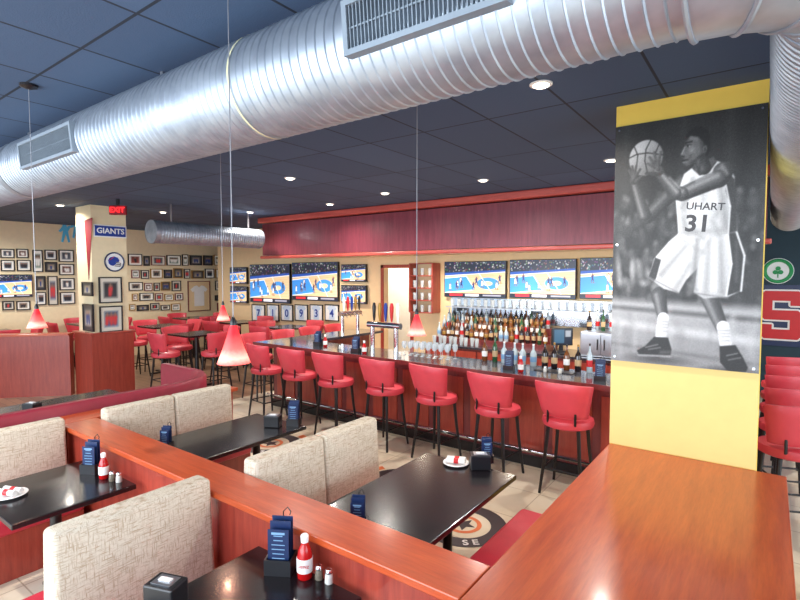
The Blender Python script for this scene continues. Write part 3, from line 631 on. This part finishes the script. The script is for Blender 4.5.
f=B(); tube(f,[(-.22,0,.0),(-.22,0,.36)],.035,14); tube(f,[(.22,0,0),(.22,0,.36)],.035,14); tube(f,[(-.3,0,.38),(.3,0,.38)],.045,16); obj('tower_pipe',f,M['chrome'],tp,True)
for i in range(5):
    x=-.22+i*.11; obj('spout',tube(B(),[(x,-.04,.38),(x,-.1,.37),(x,-.12,.32)],.01,8),M['chrome'],tp,True)
    obj('tap_handle',lathe(B(),[(.012,.43),(.022,.5),(.03,.64),(.018,.7),(.003,.705)],c=(x,-.04,0),seg=10),[M['white'],M['redp'],M['blue'],M['gold'],M['black']][i],tp,True)
tp.location=(-6.5,7.2,1.086); tp.rotation_euler=(0,0,rad(90)); tp['label']='chrome beer tap tower with coloured handles on the left arm of the bar'
dup(tp,(xat(384,5.76),5.76,1.086),rad(180),'chrome beer tap tower with coloured handles on the front run of the bar')
rg=thing('register_monitor','black touch screen till monitor on the back bar right of the bottles','monitor',(xat(562,7.95),7.95,.941),rad(38))
obj('stand',bx(-.09,.09,-.08,.08,0,.05,.01),M['blackp'],rg); obj('neck',bx(-.03,.03,0,.03,.05,.2),M['blackp'],rg); obj('screen_housing',bx(-.17,.17,-.05,-.01,.14,.42,.01),M['blackp'],rg)
c_=Cv(0,1,0,1,24,18,(18,26,40)); c_.poly([(.05,.05),(.6,.05),(.6,.9),(.05,.9)],(44,74,96),.02); c_.poly([(.65,.1),(.95,.1),(.95,.5),(.65,.5)],(120,126,134),.02)
link('screen',c_.mesh('screen',.3,.24,M['tv'],Matrix.Translation((0,-.052,.28))@FY),rg)
fxc=xat(562,7.95)+.62
fr=thing('bottle_cooler','stainless steel cooler with two doors at the right end of the back bar','cooler',(fxc,8.2,.941))
obj('body',bx(-.32,.32,-.28,.3,0,.38,.01),M['steel'],fr)
for s in (-1,1):
    d=obj('door',bx(min(s*.01,s*.3),max(s*.01,s*.3),-.3,-.281,.03,.35,.004),M['steel'],fr); obj('handle',tube(B(),[(s*.05,-.32,.12),(s*.05,-.32,.28)],.008,8),M['black'],d)
for i in range(6): putbottle(fxc-.26+i*.105,8.2+(i%2)*.08,1.322,'%s from the left on top of the steel cooler'%ORD[i],'bottles on the cooler')
# shelf niche with light glassware
wx=(xat(417,WY)+xat(441,WY))/2; ww=(xat(441,WY)-xat(417,WY))/2-.02
wr=thing('shelf_unit','narrow wood shelf unit holding pale glassware left of the bar televisions','shelf unit',(wx,8.432,1.45))
f=B(); nr=4; hh=.98
for x in (-ww,ww): box(f,x-.012,x+.012,-.14,.15,0,hh)
for j in range(nr+1): z=hh*j/nr; box(f,-ww,ww,-.14,.15,z-.009,z+.009)
obj('shelves',f,M['panel'],wr); obj('back_panel',bx(-ww,ww,.151,.163,0,hh),M['creamlit'],wr)
for j in range(nr):
    for i in range(3): dup(g0,(wx-ww+2*ww*(i+.5)/3,8.36,1.45+hh*j/nr+.0105),0,'clear tumbler in the wood shelf unit, %s shelf up, %s from the left'%(ORD[j],ORD[i]),'glasses in the shelf unit')
# ================================================================ TELEVISIONS
def game(seed):
    r=np.random.RandomState(seed); c=Cv(0,96,0,54,145,82,(60,110,160))
    c.poly([(0,0),(96,0),(96,13),(0,17)],(26,30,46),1)
    for i in range(130): c.ell(r.uniform(0,96),r.uniform(0,15),.8,.9,tuple(r.choice([[120,96,84],[170,170,180],[50,64,110],[110,36,44]][r.randint(4)],3)),1)
    c.poly([(0,20),(96,14),(96,50),(0,50)],(206,176,136),1,.1,.15)
    for i in range(9): c.limb((-4,22+i*4),(100,16+i*4),.12,.12,(186,146,100),0,.7)
    c.poly([(0,17),(96,12),(96,15),(0,21)],(28,70,150),1); c.limb((0,21.5),(96,15.5),.35,.35,(245,245,245),0,.6)
    c.poly([(0,25),(36,22),(50,43),(0,48)],(56,132,204),1,.1,.1); c.ell(70,33,17,9,(60,134,200),1); c.ell(70,33,7,3.4,(222,190,150),1); c.limb((56,17.5),(78,50),.4,.4,(250,250,250),0,.7)
    for a,b_ in (((36,22),(50,43)),((0,48),(50,43)),((0,25),(36,22))): c.limb(a,b_,.4,.4,(250,250,250),0,.7)
    for i in range(10):
        x=r.uniform(6,90); y=r.uniform(22,38); col=(236,236,240) if i%2 else (30,40,96); sk=(104,70,52)
        c.ell(x+1,y+9.4,2.6,.7,(120,96,72),1.2,op=.7); c.limb((x,y+3.5),(x-1.2,y+6.5),.95,.6,col,0); c.limb((x,y+3.5),(x+1.5,y+6.3),.95,.6,col,0); c.limb((x-1.2,y+6.4),(x-1.6,y+9),.5,.35,sk,0,.7); c.limb((x+1.5,y+6.3),(x+1.8,y+9),.5,.35,sk,0,.7)
        c.limb((x,y),(x,y+3.2),1.35,1.1,col,0); c.limb((x-1.2,y-.4),(x-2.3,y+2),.45,.35,sk,0,.7); c.limb((x+1.2,y-.4),(x+2.6,y+r.uniform(-2,2)),.45,.35,sk,0,.7); c.ell(x,y-2.2,.85,1.05,sk,.7)
    c.poly([(0,48.5),(96,48.5),(96,54),(0,54)],(24,26,38),.6); c.poly([(8,49.5),(30,49.5),(30,53),(8,53)],(190,40,50),.6); c.poly([(34,49.5),(56,49.5),(56,53),(34,53)],(220,220,226),.6); c.poly([(62,50),(90,50),(90,52.5),(62,52.5)],(150,150,164),.6)
    return c.mesh('screen',1,1,M['tv'],Matrix.Identity(4))
games=[game(1),game(5),game(9)]
def tv(label,c,w,h,face,gi):
    rz=0 if face=='Y' else rad(90)
    t=thing('television',label,'television',c,rz,'wall televisions showing basketball'); 
    obj('housing',bx(-w/2,w/2,-.03,.03,-h/2,h/2,.006),M['screenframe'],t); obj('wall_bracket',bx(-.12,.12,.031,.05,-.12,.12),M['black'],t)
    s=link('screen',games[gi].copy(),t); s.data.transform(Matrix.Translation((0,-.033,0))@FY@Matrix.Diagonal((w-.03,h-.03,1,1)))
def tvpx(label,x0,x1,y0,y1,gi,Y=8.515):
    a=xat(x0,Y); b_=xat(x1,Y); c=at((x0+x1)/2,y0,Y=Y).z; d=at((x0+x1)/2,y1,Y=Y).z
    tv(label,((a+b_)/2,8.545,(c+d)/2),b_-a-.01,c-d-.01,'Y',gi)
tvpx('large television above the bar bottles, first right of the shelf unit',444,506,261,298,0)
tvpx('large television above the bar bottles, middle of three',509,576,259,299,1)
tvpx('large television above the bar, half hidden by the yellow pillar',579,650,257,300,2)
tvpx('large television on the tan wall above numbered jerseys, left of the pair',250,290,264,303,1)
tvpx('large television on the tan wall above numbered jerseys, right of the pair',292,338,262,301,0)
tvpx('small television on the tan wall, upper one of two stacked',341,366,264,282,2)
tvpx('small television on the tan wall, lower one of two stacked',341,366,285,304,1)
tvpx('small television on the tan wall at its left end, upper one',230,247,267,284,0)
tvpx('small television on the tan wall at its left end, lower one',230,247,286,303,2)
y0=yat(-14,-13.92); y1=yat(33,-13.92); tv('television on the far left wall among framed pictures',(-13.945,(y0+y1)/2,at(10,286,X=-13.92).z),y1-y0,at(10,275,X=-13.92).z-at(10,298,X=-13.92).z,'X',1)
# ================================================================ FRAMES
def picmesh(seed):
    r=np.random.RandomState(seed+20); c=Cv(0,16,0,16,17,17,[(236,232,222),(236,232,222),(206,200,186),(60,60,64)][seed%4]); base=[(70,74,84),(120,110,96),(60,84,120),(150,140,124),(90,60,56),(110,124,140),(50,50,54),(160,150,140),(44,70,60),(130,60,50)][seed%10]
    c.poly([(3,3),(13,3),(13,13),(3,13)],base,.8,.1,.4); fg=[(225,222,216),(40,40,46),(200,60,60),(40,60,120)][seed%4]
    for q in range(1+seed%3): x=8+(q-(seed%3)/2)*3; c.limb((x,7),(x+r.uniform(-1,1),11),1.6,1.2,fg,0); c.ell(x,5,1.1,1.2,(150,110,90),.8)
    return c.mesh('picture',1,1,M['pic'],Matrix.Identity(4))
pics=[picmesh(i) for i in range(12)]
def frame(label,c,w,h,face,pi=None,fm='black',group=None,txt=None,jersey=None):
    t=thing('picture_frame',label,'framed picture',c,0 if face=='Y' else rad(90),group)
    b_=.022; f=B(); box(f,-w/2,w/2,-.02,.015,h/2-b_,h/2); box(f,-w/2,w/2,-.02,.015,-h/2,-h/2+b_); box(f,-w/2,-w/2+b_,-.02,.015,-h/2+b_,h/2-b_); box(f,w/2-b_,w/2,-.02,.015,-h/2+b_,h/2-b_)
    obj('frame',f,M[fm],t)
    if jersey:
        obj('mat_board',bx(-w/2+b_,w/2-b_,-.005,.012,-h/2+b_,h/2-b_),M[jersey[0]],t)
        k=min(w,h)*.5; P=[(-.36,.75),(-.16,.8),(0,.66),(.16,.8),(.36,.75),(.62,.5),(.46,.3),(.36,.38),(.36,-.75),(-.36,-.75),(-.36,.38),(-.46,.3),(-.62,.5)]
        f=B(); prism(f,[(x*k*1.25,y*k*1.1) for x,y in P],.004,Matrix.Translation((0,-.006,0))@FY); obj('jersey',f,M[jersey[1]],t)
        if txt: text('number',txt,k*1.3,M[jersey[2]],t,Matrix.Translation((0,-.013,-.02))@FY,.001,.006)
    else:
        s=link('picture',pics[(pi if pi is not None else random.randrange(12))%12].copy(),t); s.data.transform(Matrix.Translation((0,-.008,0))@FY@Matrix.Diagonal((w-.03,h-.03,1,1)))
    return t
def frpx(label,x0,x1,y0,y1,plane,val,**k):
    cxp=(x0+x1)/2
    if plane=='Y': a=xat(x0,val); b_=xat(x1,val); z0=at(cxp,y0,Y=val).z; z1=at(cxp,y1,Y=val).z; c=((a+b_)/2,val,(z0+z1)/2); w=b_-a
    else: a=yat(x0,val); b_=yat(x1,val); z0=at(cxp,y0,X=val).z; z1=at(cxp,y1,X=val).z; c=(val,(a+b_)/2,(z0+z1)/2); w=b_-a
    return frame(label,c,w,z0-z1,plane,**k)
nums=['7','1','0','9','3','4']
for i,(a,b_) in enumerate(((252,265),(267,279),(281,293),(295,308),(310,323),(325,339))):
    frpx('framed white jersey numbered %s under the wall televisions, %s from the left'%(nums[i],ORD[i]),a,b_,304.5,321,'Y',8.584,txt=nums[i],jersey=('paper','icejersey','blue'),group='framed numbered jerseys')
FW=-13.984
rows=[(254,266),(268,279),(280.5,291),(292.5,301),(302.5,311)]; rn=['top','second','third','fourth','bottom']
for r_,(a,b_) in enumerate(rows):
    i=0; x=129+(r_%2)*3
    while x<222:
        w=random.choice([6,8,9,12,14])
        if not (r_>=2 and 186<x+w and x<212):
            frpx('small framed sports picture, %s in the %s row right of the left pillar'%(ORD[i],rn[r_]),x,x+w,a+random.uniform(0,2.5),b_-random.uniform(0,1),'X',FW,group='framed pictures on the far wall',fm=random.choice(['black','black','barwood','gold'])); i+=1
        x+=w+1.5
frpx('large framed white jersey on the far wall among small pictures',188,210,281,311,'X',FW,jersey=('creamlit','white','inkm'),fm='barwood')
k=0
for (a,b_,c,d) in ((2,16,249,258),(18,30,249,258),(2,16,260,271),(18,32,260,271),(34,44,250,272),(46,58,250,260),(46,58,262,272),(60,75,250,262),(60,75,264,275),(36,46,276,290),(36,46,292,305),(48,58,276,305),(60,75,278,290),(60,75,292,304),(2,14,301,310),(16,30,301,310)):
    frpx('framed sports memorabilia on the far left wall, %s around the television'%ORD[k],a,b_,c,d,'X',FW,group='framed pictures on the far left wall'); k+=1
PXF=-9.584
frpx('black framed sports photo on the left pillar, upper of two under the round plaque',99,122,277,303,'X',PXF,pi=6)
frpx('black framed sports photo on the left pillar, lower one just above the wood base',99,122,306,332,'X',PXF,pi=2)
frpx('narrow framed picture on the shaded side of the left pillar, upper one',83,93,282,296,'Y',3.884,pi=3)
frpx('narrow framed picture on the shaded side of the left pillar, lower one',83,93,304,331,'Y',3.884,pi=7)
p=at(114,262,X=-9.6); rp=thing('round_plaque','round white and blue helmet plaque on the left pillar below the blue sign','plaque',(-9.5995,p.y,p.z),rad(90))
obj('disc',tube(B(),[(0,0,0),(0,-.02,0)],.165,28),M['white'],rp)
obj('rim',tube(B(),[(.165*math.cos(2*PI*k/28),-.02,.165*math.sin(2*PI*k/28)) for k in range(28)],.014,6,closed=True),M['bluecard'],rp,True)
f=B(); prism(f,[(-.1,-.03),(-.11,.03),(-.08,.08),(-.01,.1),(.05,.08),(.08,.03),(.07,.0),(.02,.0),(.02,-.04),(-.03,-.07),(-.07,-.06)],.01,Matrix.Translation((0,-.021,0))@FY); obj('helmet_shell',f,M['blue'],rp)
f=B(); tube(f,[(.02,-.03,-.01),(.1,-.03,-.02),(.09,-.03,-.08),(.0,-.03,-.07)],.007,6); tube(f,[(.02,-.03,-.04),(.1,-.03,-.05)],.007,6); obj('face_mask',f,M['inkm'],rp)
f=B(); tube(f,[(-.09,-.033,.03),(-.01,-.033,.095)],.006,6); obj('stripe',f,M['redp'],rp)
p=at(119,232,X=-9.6); g=thing('team_sign','blue and white team name sign high on the left pillar','sign',(-9.589,4.22,p.z),rad(90))
obj('panel',bx(-.26,.26,-.012,-.001,-.09,.09),M['blue'],g); obj('border',bx(-.28,.28,-.003,.01,-.11,.11),M['white'],g); text('lettering','GIANTS',.135,M['white'],g,Matrix.Translation((0,-.014,0))@FY,.002,.003)
def pennant(label,pts,Y,m):
    ws=[at(x,y,Y=Y) for x,y in pts]; c=sum(ws,Vector())/len(ws); t=thing('pennant',label,'pennant',c)
    f=B(); vs=[f.verts.new(w-c) for w in ws]; vs2=[f.verts.new(w-c+Vector((0,-.006,0))) for w in ws]; f.faces.new(vs); f.faces.new(vs2[::-1]); n=len(vs)
    for i in range(n): f.faces.new((vs[i],vs2[i],vs2[(i+1)%n],vs[(i+1)%n]))
    obj('cloth',f,m,t); w=ws[0]-c; v=ws[1]-c; obj('header_strip',tube(B(),[w+Vector((0,-.006,0)),v+Vector((0,-.006,0))],.007,6),m,t)
pennant('long dark red felt pennant hanging on the shaded side of the left pillar',[(84.5,221),(92.5,218),(89,280)],3.898,M['darkred'])
for i,(x,y) in enumerate(((65,222),(76,218))):
    p=at(x,y+10,X=FW); t=thing('athlete_cutout','sky blue athlete cutout on the far left wall, %s of two'%['left','right'][i],'wall decoration',(-13.999,p.y,p.z),rad(90),'blue cutouts')
    f=B(); prism(f,[(x_*.85,y_*.85) for x_,y_ in [(-.05,-.3),(.02,-.05),(.08,-.3),(.13,-.28),(.08,.02),(.16,.16),(.12,.2),(.05,.14),(.05,.24),(-.04,.26),(-.06,.16),(-.16,.02),(-.12,-.01),(-.04,.04),(-.1,-.28)]],.01,FY); obj('silhouette',f,M['cyan'],t)
RW=11.299
p=at(778,271,Y=RW); rs_=thing('round_sign','round green and white sign high on the wall right of the yellow pillar','sign',p)
obj('disc',tube(B(),[(0,0,0),(0,-.03,0)],.23,32),M['white'],rs_); obj('green_ring',tube(B(),[(.19*math.cos(2*PI*k/32),-.032,.19*math.sin(2*PI*k/32)) for k in range(32)],.03,6,closed=True),M['green'],rs_,True)
f=B()
for a in (0,120,240): tube(f,[(.045*math.sin(rad(a)),-.03,.045*math.cos(rad(a))),(.045*math.sin(rad(a)),-.04,.045*math.cos(rad(a)))],.038,16)
box(f,-.008,.008,-.04,-.03,-.12,0); obj('clover',f,M['green'],rs_)
p=at(781,315,Y=RW); ls=thing('letter_sign','big blocky red letter S on dark panels right of the yellow pillar','sign',(p.x,RW,p.z))
obj('board',bx(-.6,.9,-.02,0,-.56,.54),M['bluecard'],ls)
SP=[(-.3,-.5),(.3,-.5),(.38,-.42),(.38,.02),(.3,.1),(-.16,.1),(-.16,.3),(.16,.3),(.16,.2),(.38,.2),(.38,.42),(.3,.5),(-.3,.5),(-.38,.42),(-.38,-.02),(-.3,-.1),(.16,-.1),(.16,-.3),(-.16,-.3),(-.16,-.2),(-.38,-.2),(-.38,-.42)]
f=B()
for a in range(8): prism(f,[(x*.8+.03*math.cos(PI*a/4),y*.86+.03*math.sin(PI*a/4)) for x,y in SP],.01+a*.0004,Matrix.Translation((0,-.021,0))@FY)
obj('letter_outline',f,M['paper'],ls)
f=B(); prism(f,[(x*.8,y*.86) for x,y in SP],.02,Matrix.Translation((0,-.026,0))@FY); obj('letter',f,M['redp'],ls)
# ================================================================ TABLETOP THINGS
def caddy(label,loc,rz=0,s=1):
    t=thing('menu_caddy',label,'caddy',loc,rz,'black menu caddies'); 
    f=B(); box(f,-.06*s,.06*s,-.05*s,.05*s,0,.012); box(f,-.06*s,.06*s,-.05*s,-.044*s,.012,.07*s); box(f,-.06*s,.06*s,.044*s,.05*s,.012,.07*s); box(f,-.06*s,-.054*s,-.044*s,.044*s,.012,.07*s); box(f,.054*s,.06*s,-.044*s,.044*s,.012,.07*s); obj('tray',f,M['blackp'],t)
    for k,(y,z) in enumerate(((-.03,.2),(0,.225),(.028,.235))):
        c=obj('menu_card',bx(-.048*s,.048*s,y*s-.002,y*s+.002,.013,z*s,.001,1),M['bluecard'],t)
        if k==0:
            f=B(); r=random.Random(3)
            for i in range(7): w=r.uniform(.02,.036)*s; box(f,-w,w,y*s-.0035,y*s-.0022,(.05+i*.02)*s,(.054+i*.02)*s)
            box(f,-.03*s,.03*s,y*s-.0035,y*s-.0022,.178*s,.188*s); obj('printed_lines',f,M['paleblue'],c)
    obj('wire_handle',tube(B(),[(0,.04*s,.012),(0,.04*s,.25*s),(.02*s,.04*s,.27*s),(.035*s,.04*s,.25*s),(.03*s,.04*s,.235*s)],.003,6),M['black'],t,True); return t
def ketchup(label,loc,s=1,letters=False):
    t=thing('ketchup_bottle',label,'ketchup bottle',loc,rad(36),'red ketchup bottles')
    obj('bottle_body',lathe(B(),[(.028*s,0),(.032*s,.006*s),(.033*s,.09*s),(.024*s,.125*s),(.013*s,.15*s),(.013*s,.155*s)],seg=18),M['ketchup'],t,True)
    obj('paper_label',lathe(B(),[(.0325*s,.03*s),(.0338*s,.031*s),(.0342*s,.088*s),(.033*s,.089*s)],seg=18),M['paper'],t,True)
    obj('cap',lathe(B(),[(.016*s,.152*s),(.017*s,.178*s),(.012*s,.184*s),(.002,.185*s)],seg=14),M['white'],t,True)
    if letters: text('label_lettering','HEINZ',.019,M['redp'],t,Matrix.Translation((0,-.0352*s,.062*s))@FY,.0004)
def shaker(label,loc,m):
    t=thing('shaker',label,'shaker',loc,0,'glass salt and pepper shakers')
    obj('glass_jar',lathe(B(),[(.018,0),(.021,.004),(.019,.03),(.017,.05)],seg=10),m,t,True); obj('metal_top',lathe(B(),[(.018,.05),(.019,.056),(.014,.068),(.003,.071)],seg=12),M['chrome'],t,True)
def napbox(label,loc,rz=0):
    t=thing('napkin_dispenser',label,'napkin holder',loc,rz,'black napkin dispensers')
    obj('housing',bx(-.075,.075,-.055,.055,0,.11,.008),M['blackp'],t); obj('face_plate',bx(-.05,.05,-.035,.035,.111,.114),M['steel'],t); obj('napkin',bx(-.03,.03,-.012,.012,.115,.12),M['paper'],t)
TZ=.7505
p=at(281,570,Z=TZ); caddy('menu caddy with navy printed cards on the front booth table, beside the ketchup',(p.x,p.y,TZ),rad(30),1.1)
p=at(305,577,Z=TZ); ketchup('red ketchup bottle with white label on the front booth table',(p.x,p.y,TZ),1.15,True)
p=at(319,579,Z=TZ); shaker('pepper shaker on the front booth table beside the ketchup',(p.x,p.y,TZ),M['pepper'])
p=at(329,583,Z=TZ); shaker('salt shaker on the front booth table, right of the pepper',(p.x,p.y,TZ),M['salt'])
p=at(166,594,Z=TZ+.05); napbox('black napkin dispenser at the left near end of the front booth',(p.x,max(p.y,1.0),TZ),rad(20))
p=at(92,472,Z=TZ); caddy('menu caddy with navy cards on the left edge booth table',(p.x,p.y,TZ),rad(30))
p=at(104,478,Z=TZ); ketchup('red ketchup bottle on the left edge booth table',(p.x,p.y,TZ))
p=at(112,481,Z=TZ); shaker('pepper shaker on the left edge booth table',(p.x,p.y,TZ),M['pepper'])
p=at(119,482,Z=TZ); shaker('salt shaker on the left edge booth table',(p.x,p.y,TZ),M['salt'])
p=at(358,520,Z=TZ+.05); caddy('menu caddy peeping over the half wall on the right booth table',(p.x,max(p.y,2.06),TZ),rad(30),.8)
p=at(480,468,Z=TZ); napbox('black napkin dispenser near the far end of the right booth table',(p.x,p.y,TZ),rad(35)); caddy('menu caddy behind the napkin dispenser on the right booth table',(p.x-.02,p.y+.15,TZ),rad(35),.8)
p=at(294,425,Z=TZ); caddy('menu caddy at the far end of the middle booth table',(p.x,p.y,TZ),rad(30),1)
p=at(283,428,Z=TZ); napbox('black napkin dispenser at the far end of the middle booth table',(p.x-.12,p.y-.02,TZ),rad(30))
p=at(160,446,Z=TZ); caddy('menu caddy beside the half wall on the middle booth table',(p.x+.1,max(p.y,2.06),TZ),rad(30),.8)
napbox('black napkin dispenser on the dark table beyond the burgundy banquette',(-6.2,1.9,TZ),rad(20))
def plate(label,loc,r=.1):
    t=thing('napkin_plate',label,'plate',loc,rad(20),'plates with rolled napkins'); obj('plate',lathe(B(),[(r*.5,0),(r*.6,.003),(r,.014),(r*.98,.018),(r*.55,.007)],seg=24,cap=True),M['white'],t,True)
    for i in range(2):
        f=B(); tube(f,[(-.07,-.025+i*.045,.034),(.07,-.02+i*.045,.034)],.019,12); rr=obj('rolled_napkin',f,M['paper'],t,True); f=B(); tube(f,[(-.012,-.0238+i*.045,.034),(.022,-.0222+i*.045,.034)],.0205,12); obj('paper_band',f,M['redp'],rr,True)
p=at(456,464,Z=TZ); plate('white plate with two red banded napkin rolls on the right booth table',(p.x,p.y,TZ))
p=at(10,496,Z=TZ); plate('white plate with napkin rolls at the left edge booth table',(p.x,p.y,TZ))
BZ=1.086
for i,(px,py) in enumerate(((509,371),(600,382),(356,353),(318,346))):
    p=at(px,py,Z=BZ); w=['in front of the second stool','beside the yellow pillar','at the middle of the bar','near the left corner of the bar'][i]
    caddy('menu caddy on the bar top '+w,(p.x,max(p.y,5.35),BZ),rad(10),1.0)
    if i!=1: ketchup('red ketchup bottle on the bar top '+w,(p.x+.13,max(p.y,5.35)+.03,BZ))
for i,px in enumerate((545,560,400,340)):
    p=at(px,[372,374,357,349][i],Z=BZ); shaker('salt shaker on the bar top, %s of those on the bar'%['left of the near pair','right of the near pair','third nearest','farthest'][i],(p.x,max(p.y,5.4),BZ),M['salt'])
tag(obj('bar_mat',bx(-2.2,-1.75,5.62,5.77,1.0855,1.095,.003),M['blackp']),'black rubber drip mat on the bar top near the yellow pillar','bar mat')
# ================================================================ FLOOR MEDALLIONS
def annulus(r0,r1,z,a0=0,a1=360):
    f=B(); n=40; full=(a1-a0)>=360; cnt=n if full else n+1
    A=[f.verts.new((r0*math.cos(rad(a0+(a1-a0)*k/n)),r0*math.sin(rad(a0+(a1-a0)*k/n)),z)) for k in range(cnt)]; D=[f.verts.new((r1*math.cos(rad(a0+(a1-a0)*k/n)),r1*math.sin(rad(a0+(a1-a0)*k/n)),z)) for k in range(cnt)]
    for k in range(n): f.faces.new((A[k],A[(k+1)%cnt],D[(k+1)%cnt],D[k]))
    return f
for i,(x,y) in enumerate(((-2.12,3.82),(-3.1,4.2),(-4.15,4.2),(-5.2,4.2),(-6.25,4.2))):
    t=thing('floor_medallion','round dark and orange floor emblem in the aisle, %s from the yellow pillar'%ORD[i],'floor emblem',(x,y,.001),rad(40),'round floor emblems')
    obj('dark_ring',annulus(.24,.38,.001),M['inkm'],t); obj('inner_ring',annulus(.12,.16,.001),M['orangem'],t)
    f=B(); prism(f,[((.11 if k%2 else .05)*math.cos(PI*k/5),(.11 if k%2 else .05)*math.sin(PI*k/5)) for k in range(10)],.0015); obj('star',f,M['inkm'],t)
    if i: obj('orange_arc',annulus(.41,.5,.001,-70,40),M['orangem'],t); obj('orange_arc',annulus(.41,.5,.001,110,220),M['orangem'],t)
    text('ring_letters','S E',.11,M['paper'],t,Matrix.Translation((.0,-.31,.002)),.0005,.003)
# ================================================================ LIGHTS / WORLD
w=bpy.data.worlds.new('world'); S.world=w; w.use_nodes=True; bg=w.node_tree.nodes['Background']; bg.inputs[0].default_value=(.74,.87,1,1); bg.inputs[1].default_value=1.55
def light(kind,name,loc,e,col,rot=(0,0,0),**k):
    d=bpy.data.lights.new(name,kind); d.energy=e; d.color=col
    for a,b_ in k.items(): setattr(d,a,b_)
    o=bpy.data.objects.new(name,d); C.objects.link(o); o.location=loc; o.rotation_euler=rot; return o
for x,y in lights: light('SPOT','downlight_or_fill_spot',(x,y,CZ-.04),170,(1,.93,.85),spot_size=rad(158),spot_blend=1,shadow_soft_size=.05)
for x,y in ((-4.5,.2),(-9,1.5),(-12,1),(-12,9.5),(1,8.5),(-11.8,6.4),(-12.6,3.4)): light('SPOT','downlight_or_fill_spot',(x,y,CZ-.04),230,(1,.93,.85),spot_size=rad(158),spot_blend=1,shadow_soft_size=.05)  # extra spots without fixtures, added to brighten the far left and back
light('POINT','corridor_fill',(-7.2,9.5,3.0),150,(1,.95,.88),shadow_soft_size=.1)  # added fill light that brightens the dark corridor opening
for x in (-7.8,-5.2,-3.4,-1.7): light('SPOT','bar_lamp',(x,7.75,2.57),130,(1,.86,.7),spot_size=rad(165),spot_blend=1,shadow_soft_size=.06)
light('AREA','cool_fill',(-4,-2.8,2.0),560,(.82,.91,1),(rad(90),0,0),shape='RECTANGLE',size=9,size_y=2.6)  # added soft fill from behind the camera; no window is built there
light('AREA','cool_fill',(4.5,3,1.8),260,(.85,.92,1),(rad(90),0,rad(90)),shape='RECTANGLE',size=7,size_y=2.4)  # second added fill panel, from the open right side
for x,y,z,h,r_,d in pend: light('POINT','pendant_glow',(x,y,z-.02),5,(1,.7,.5),shadow_soft_size=.02)
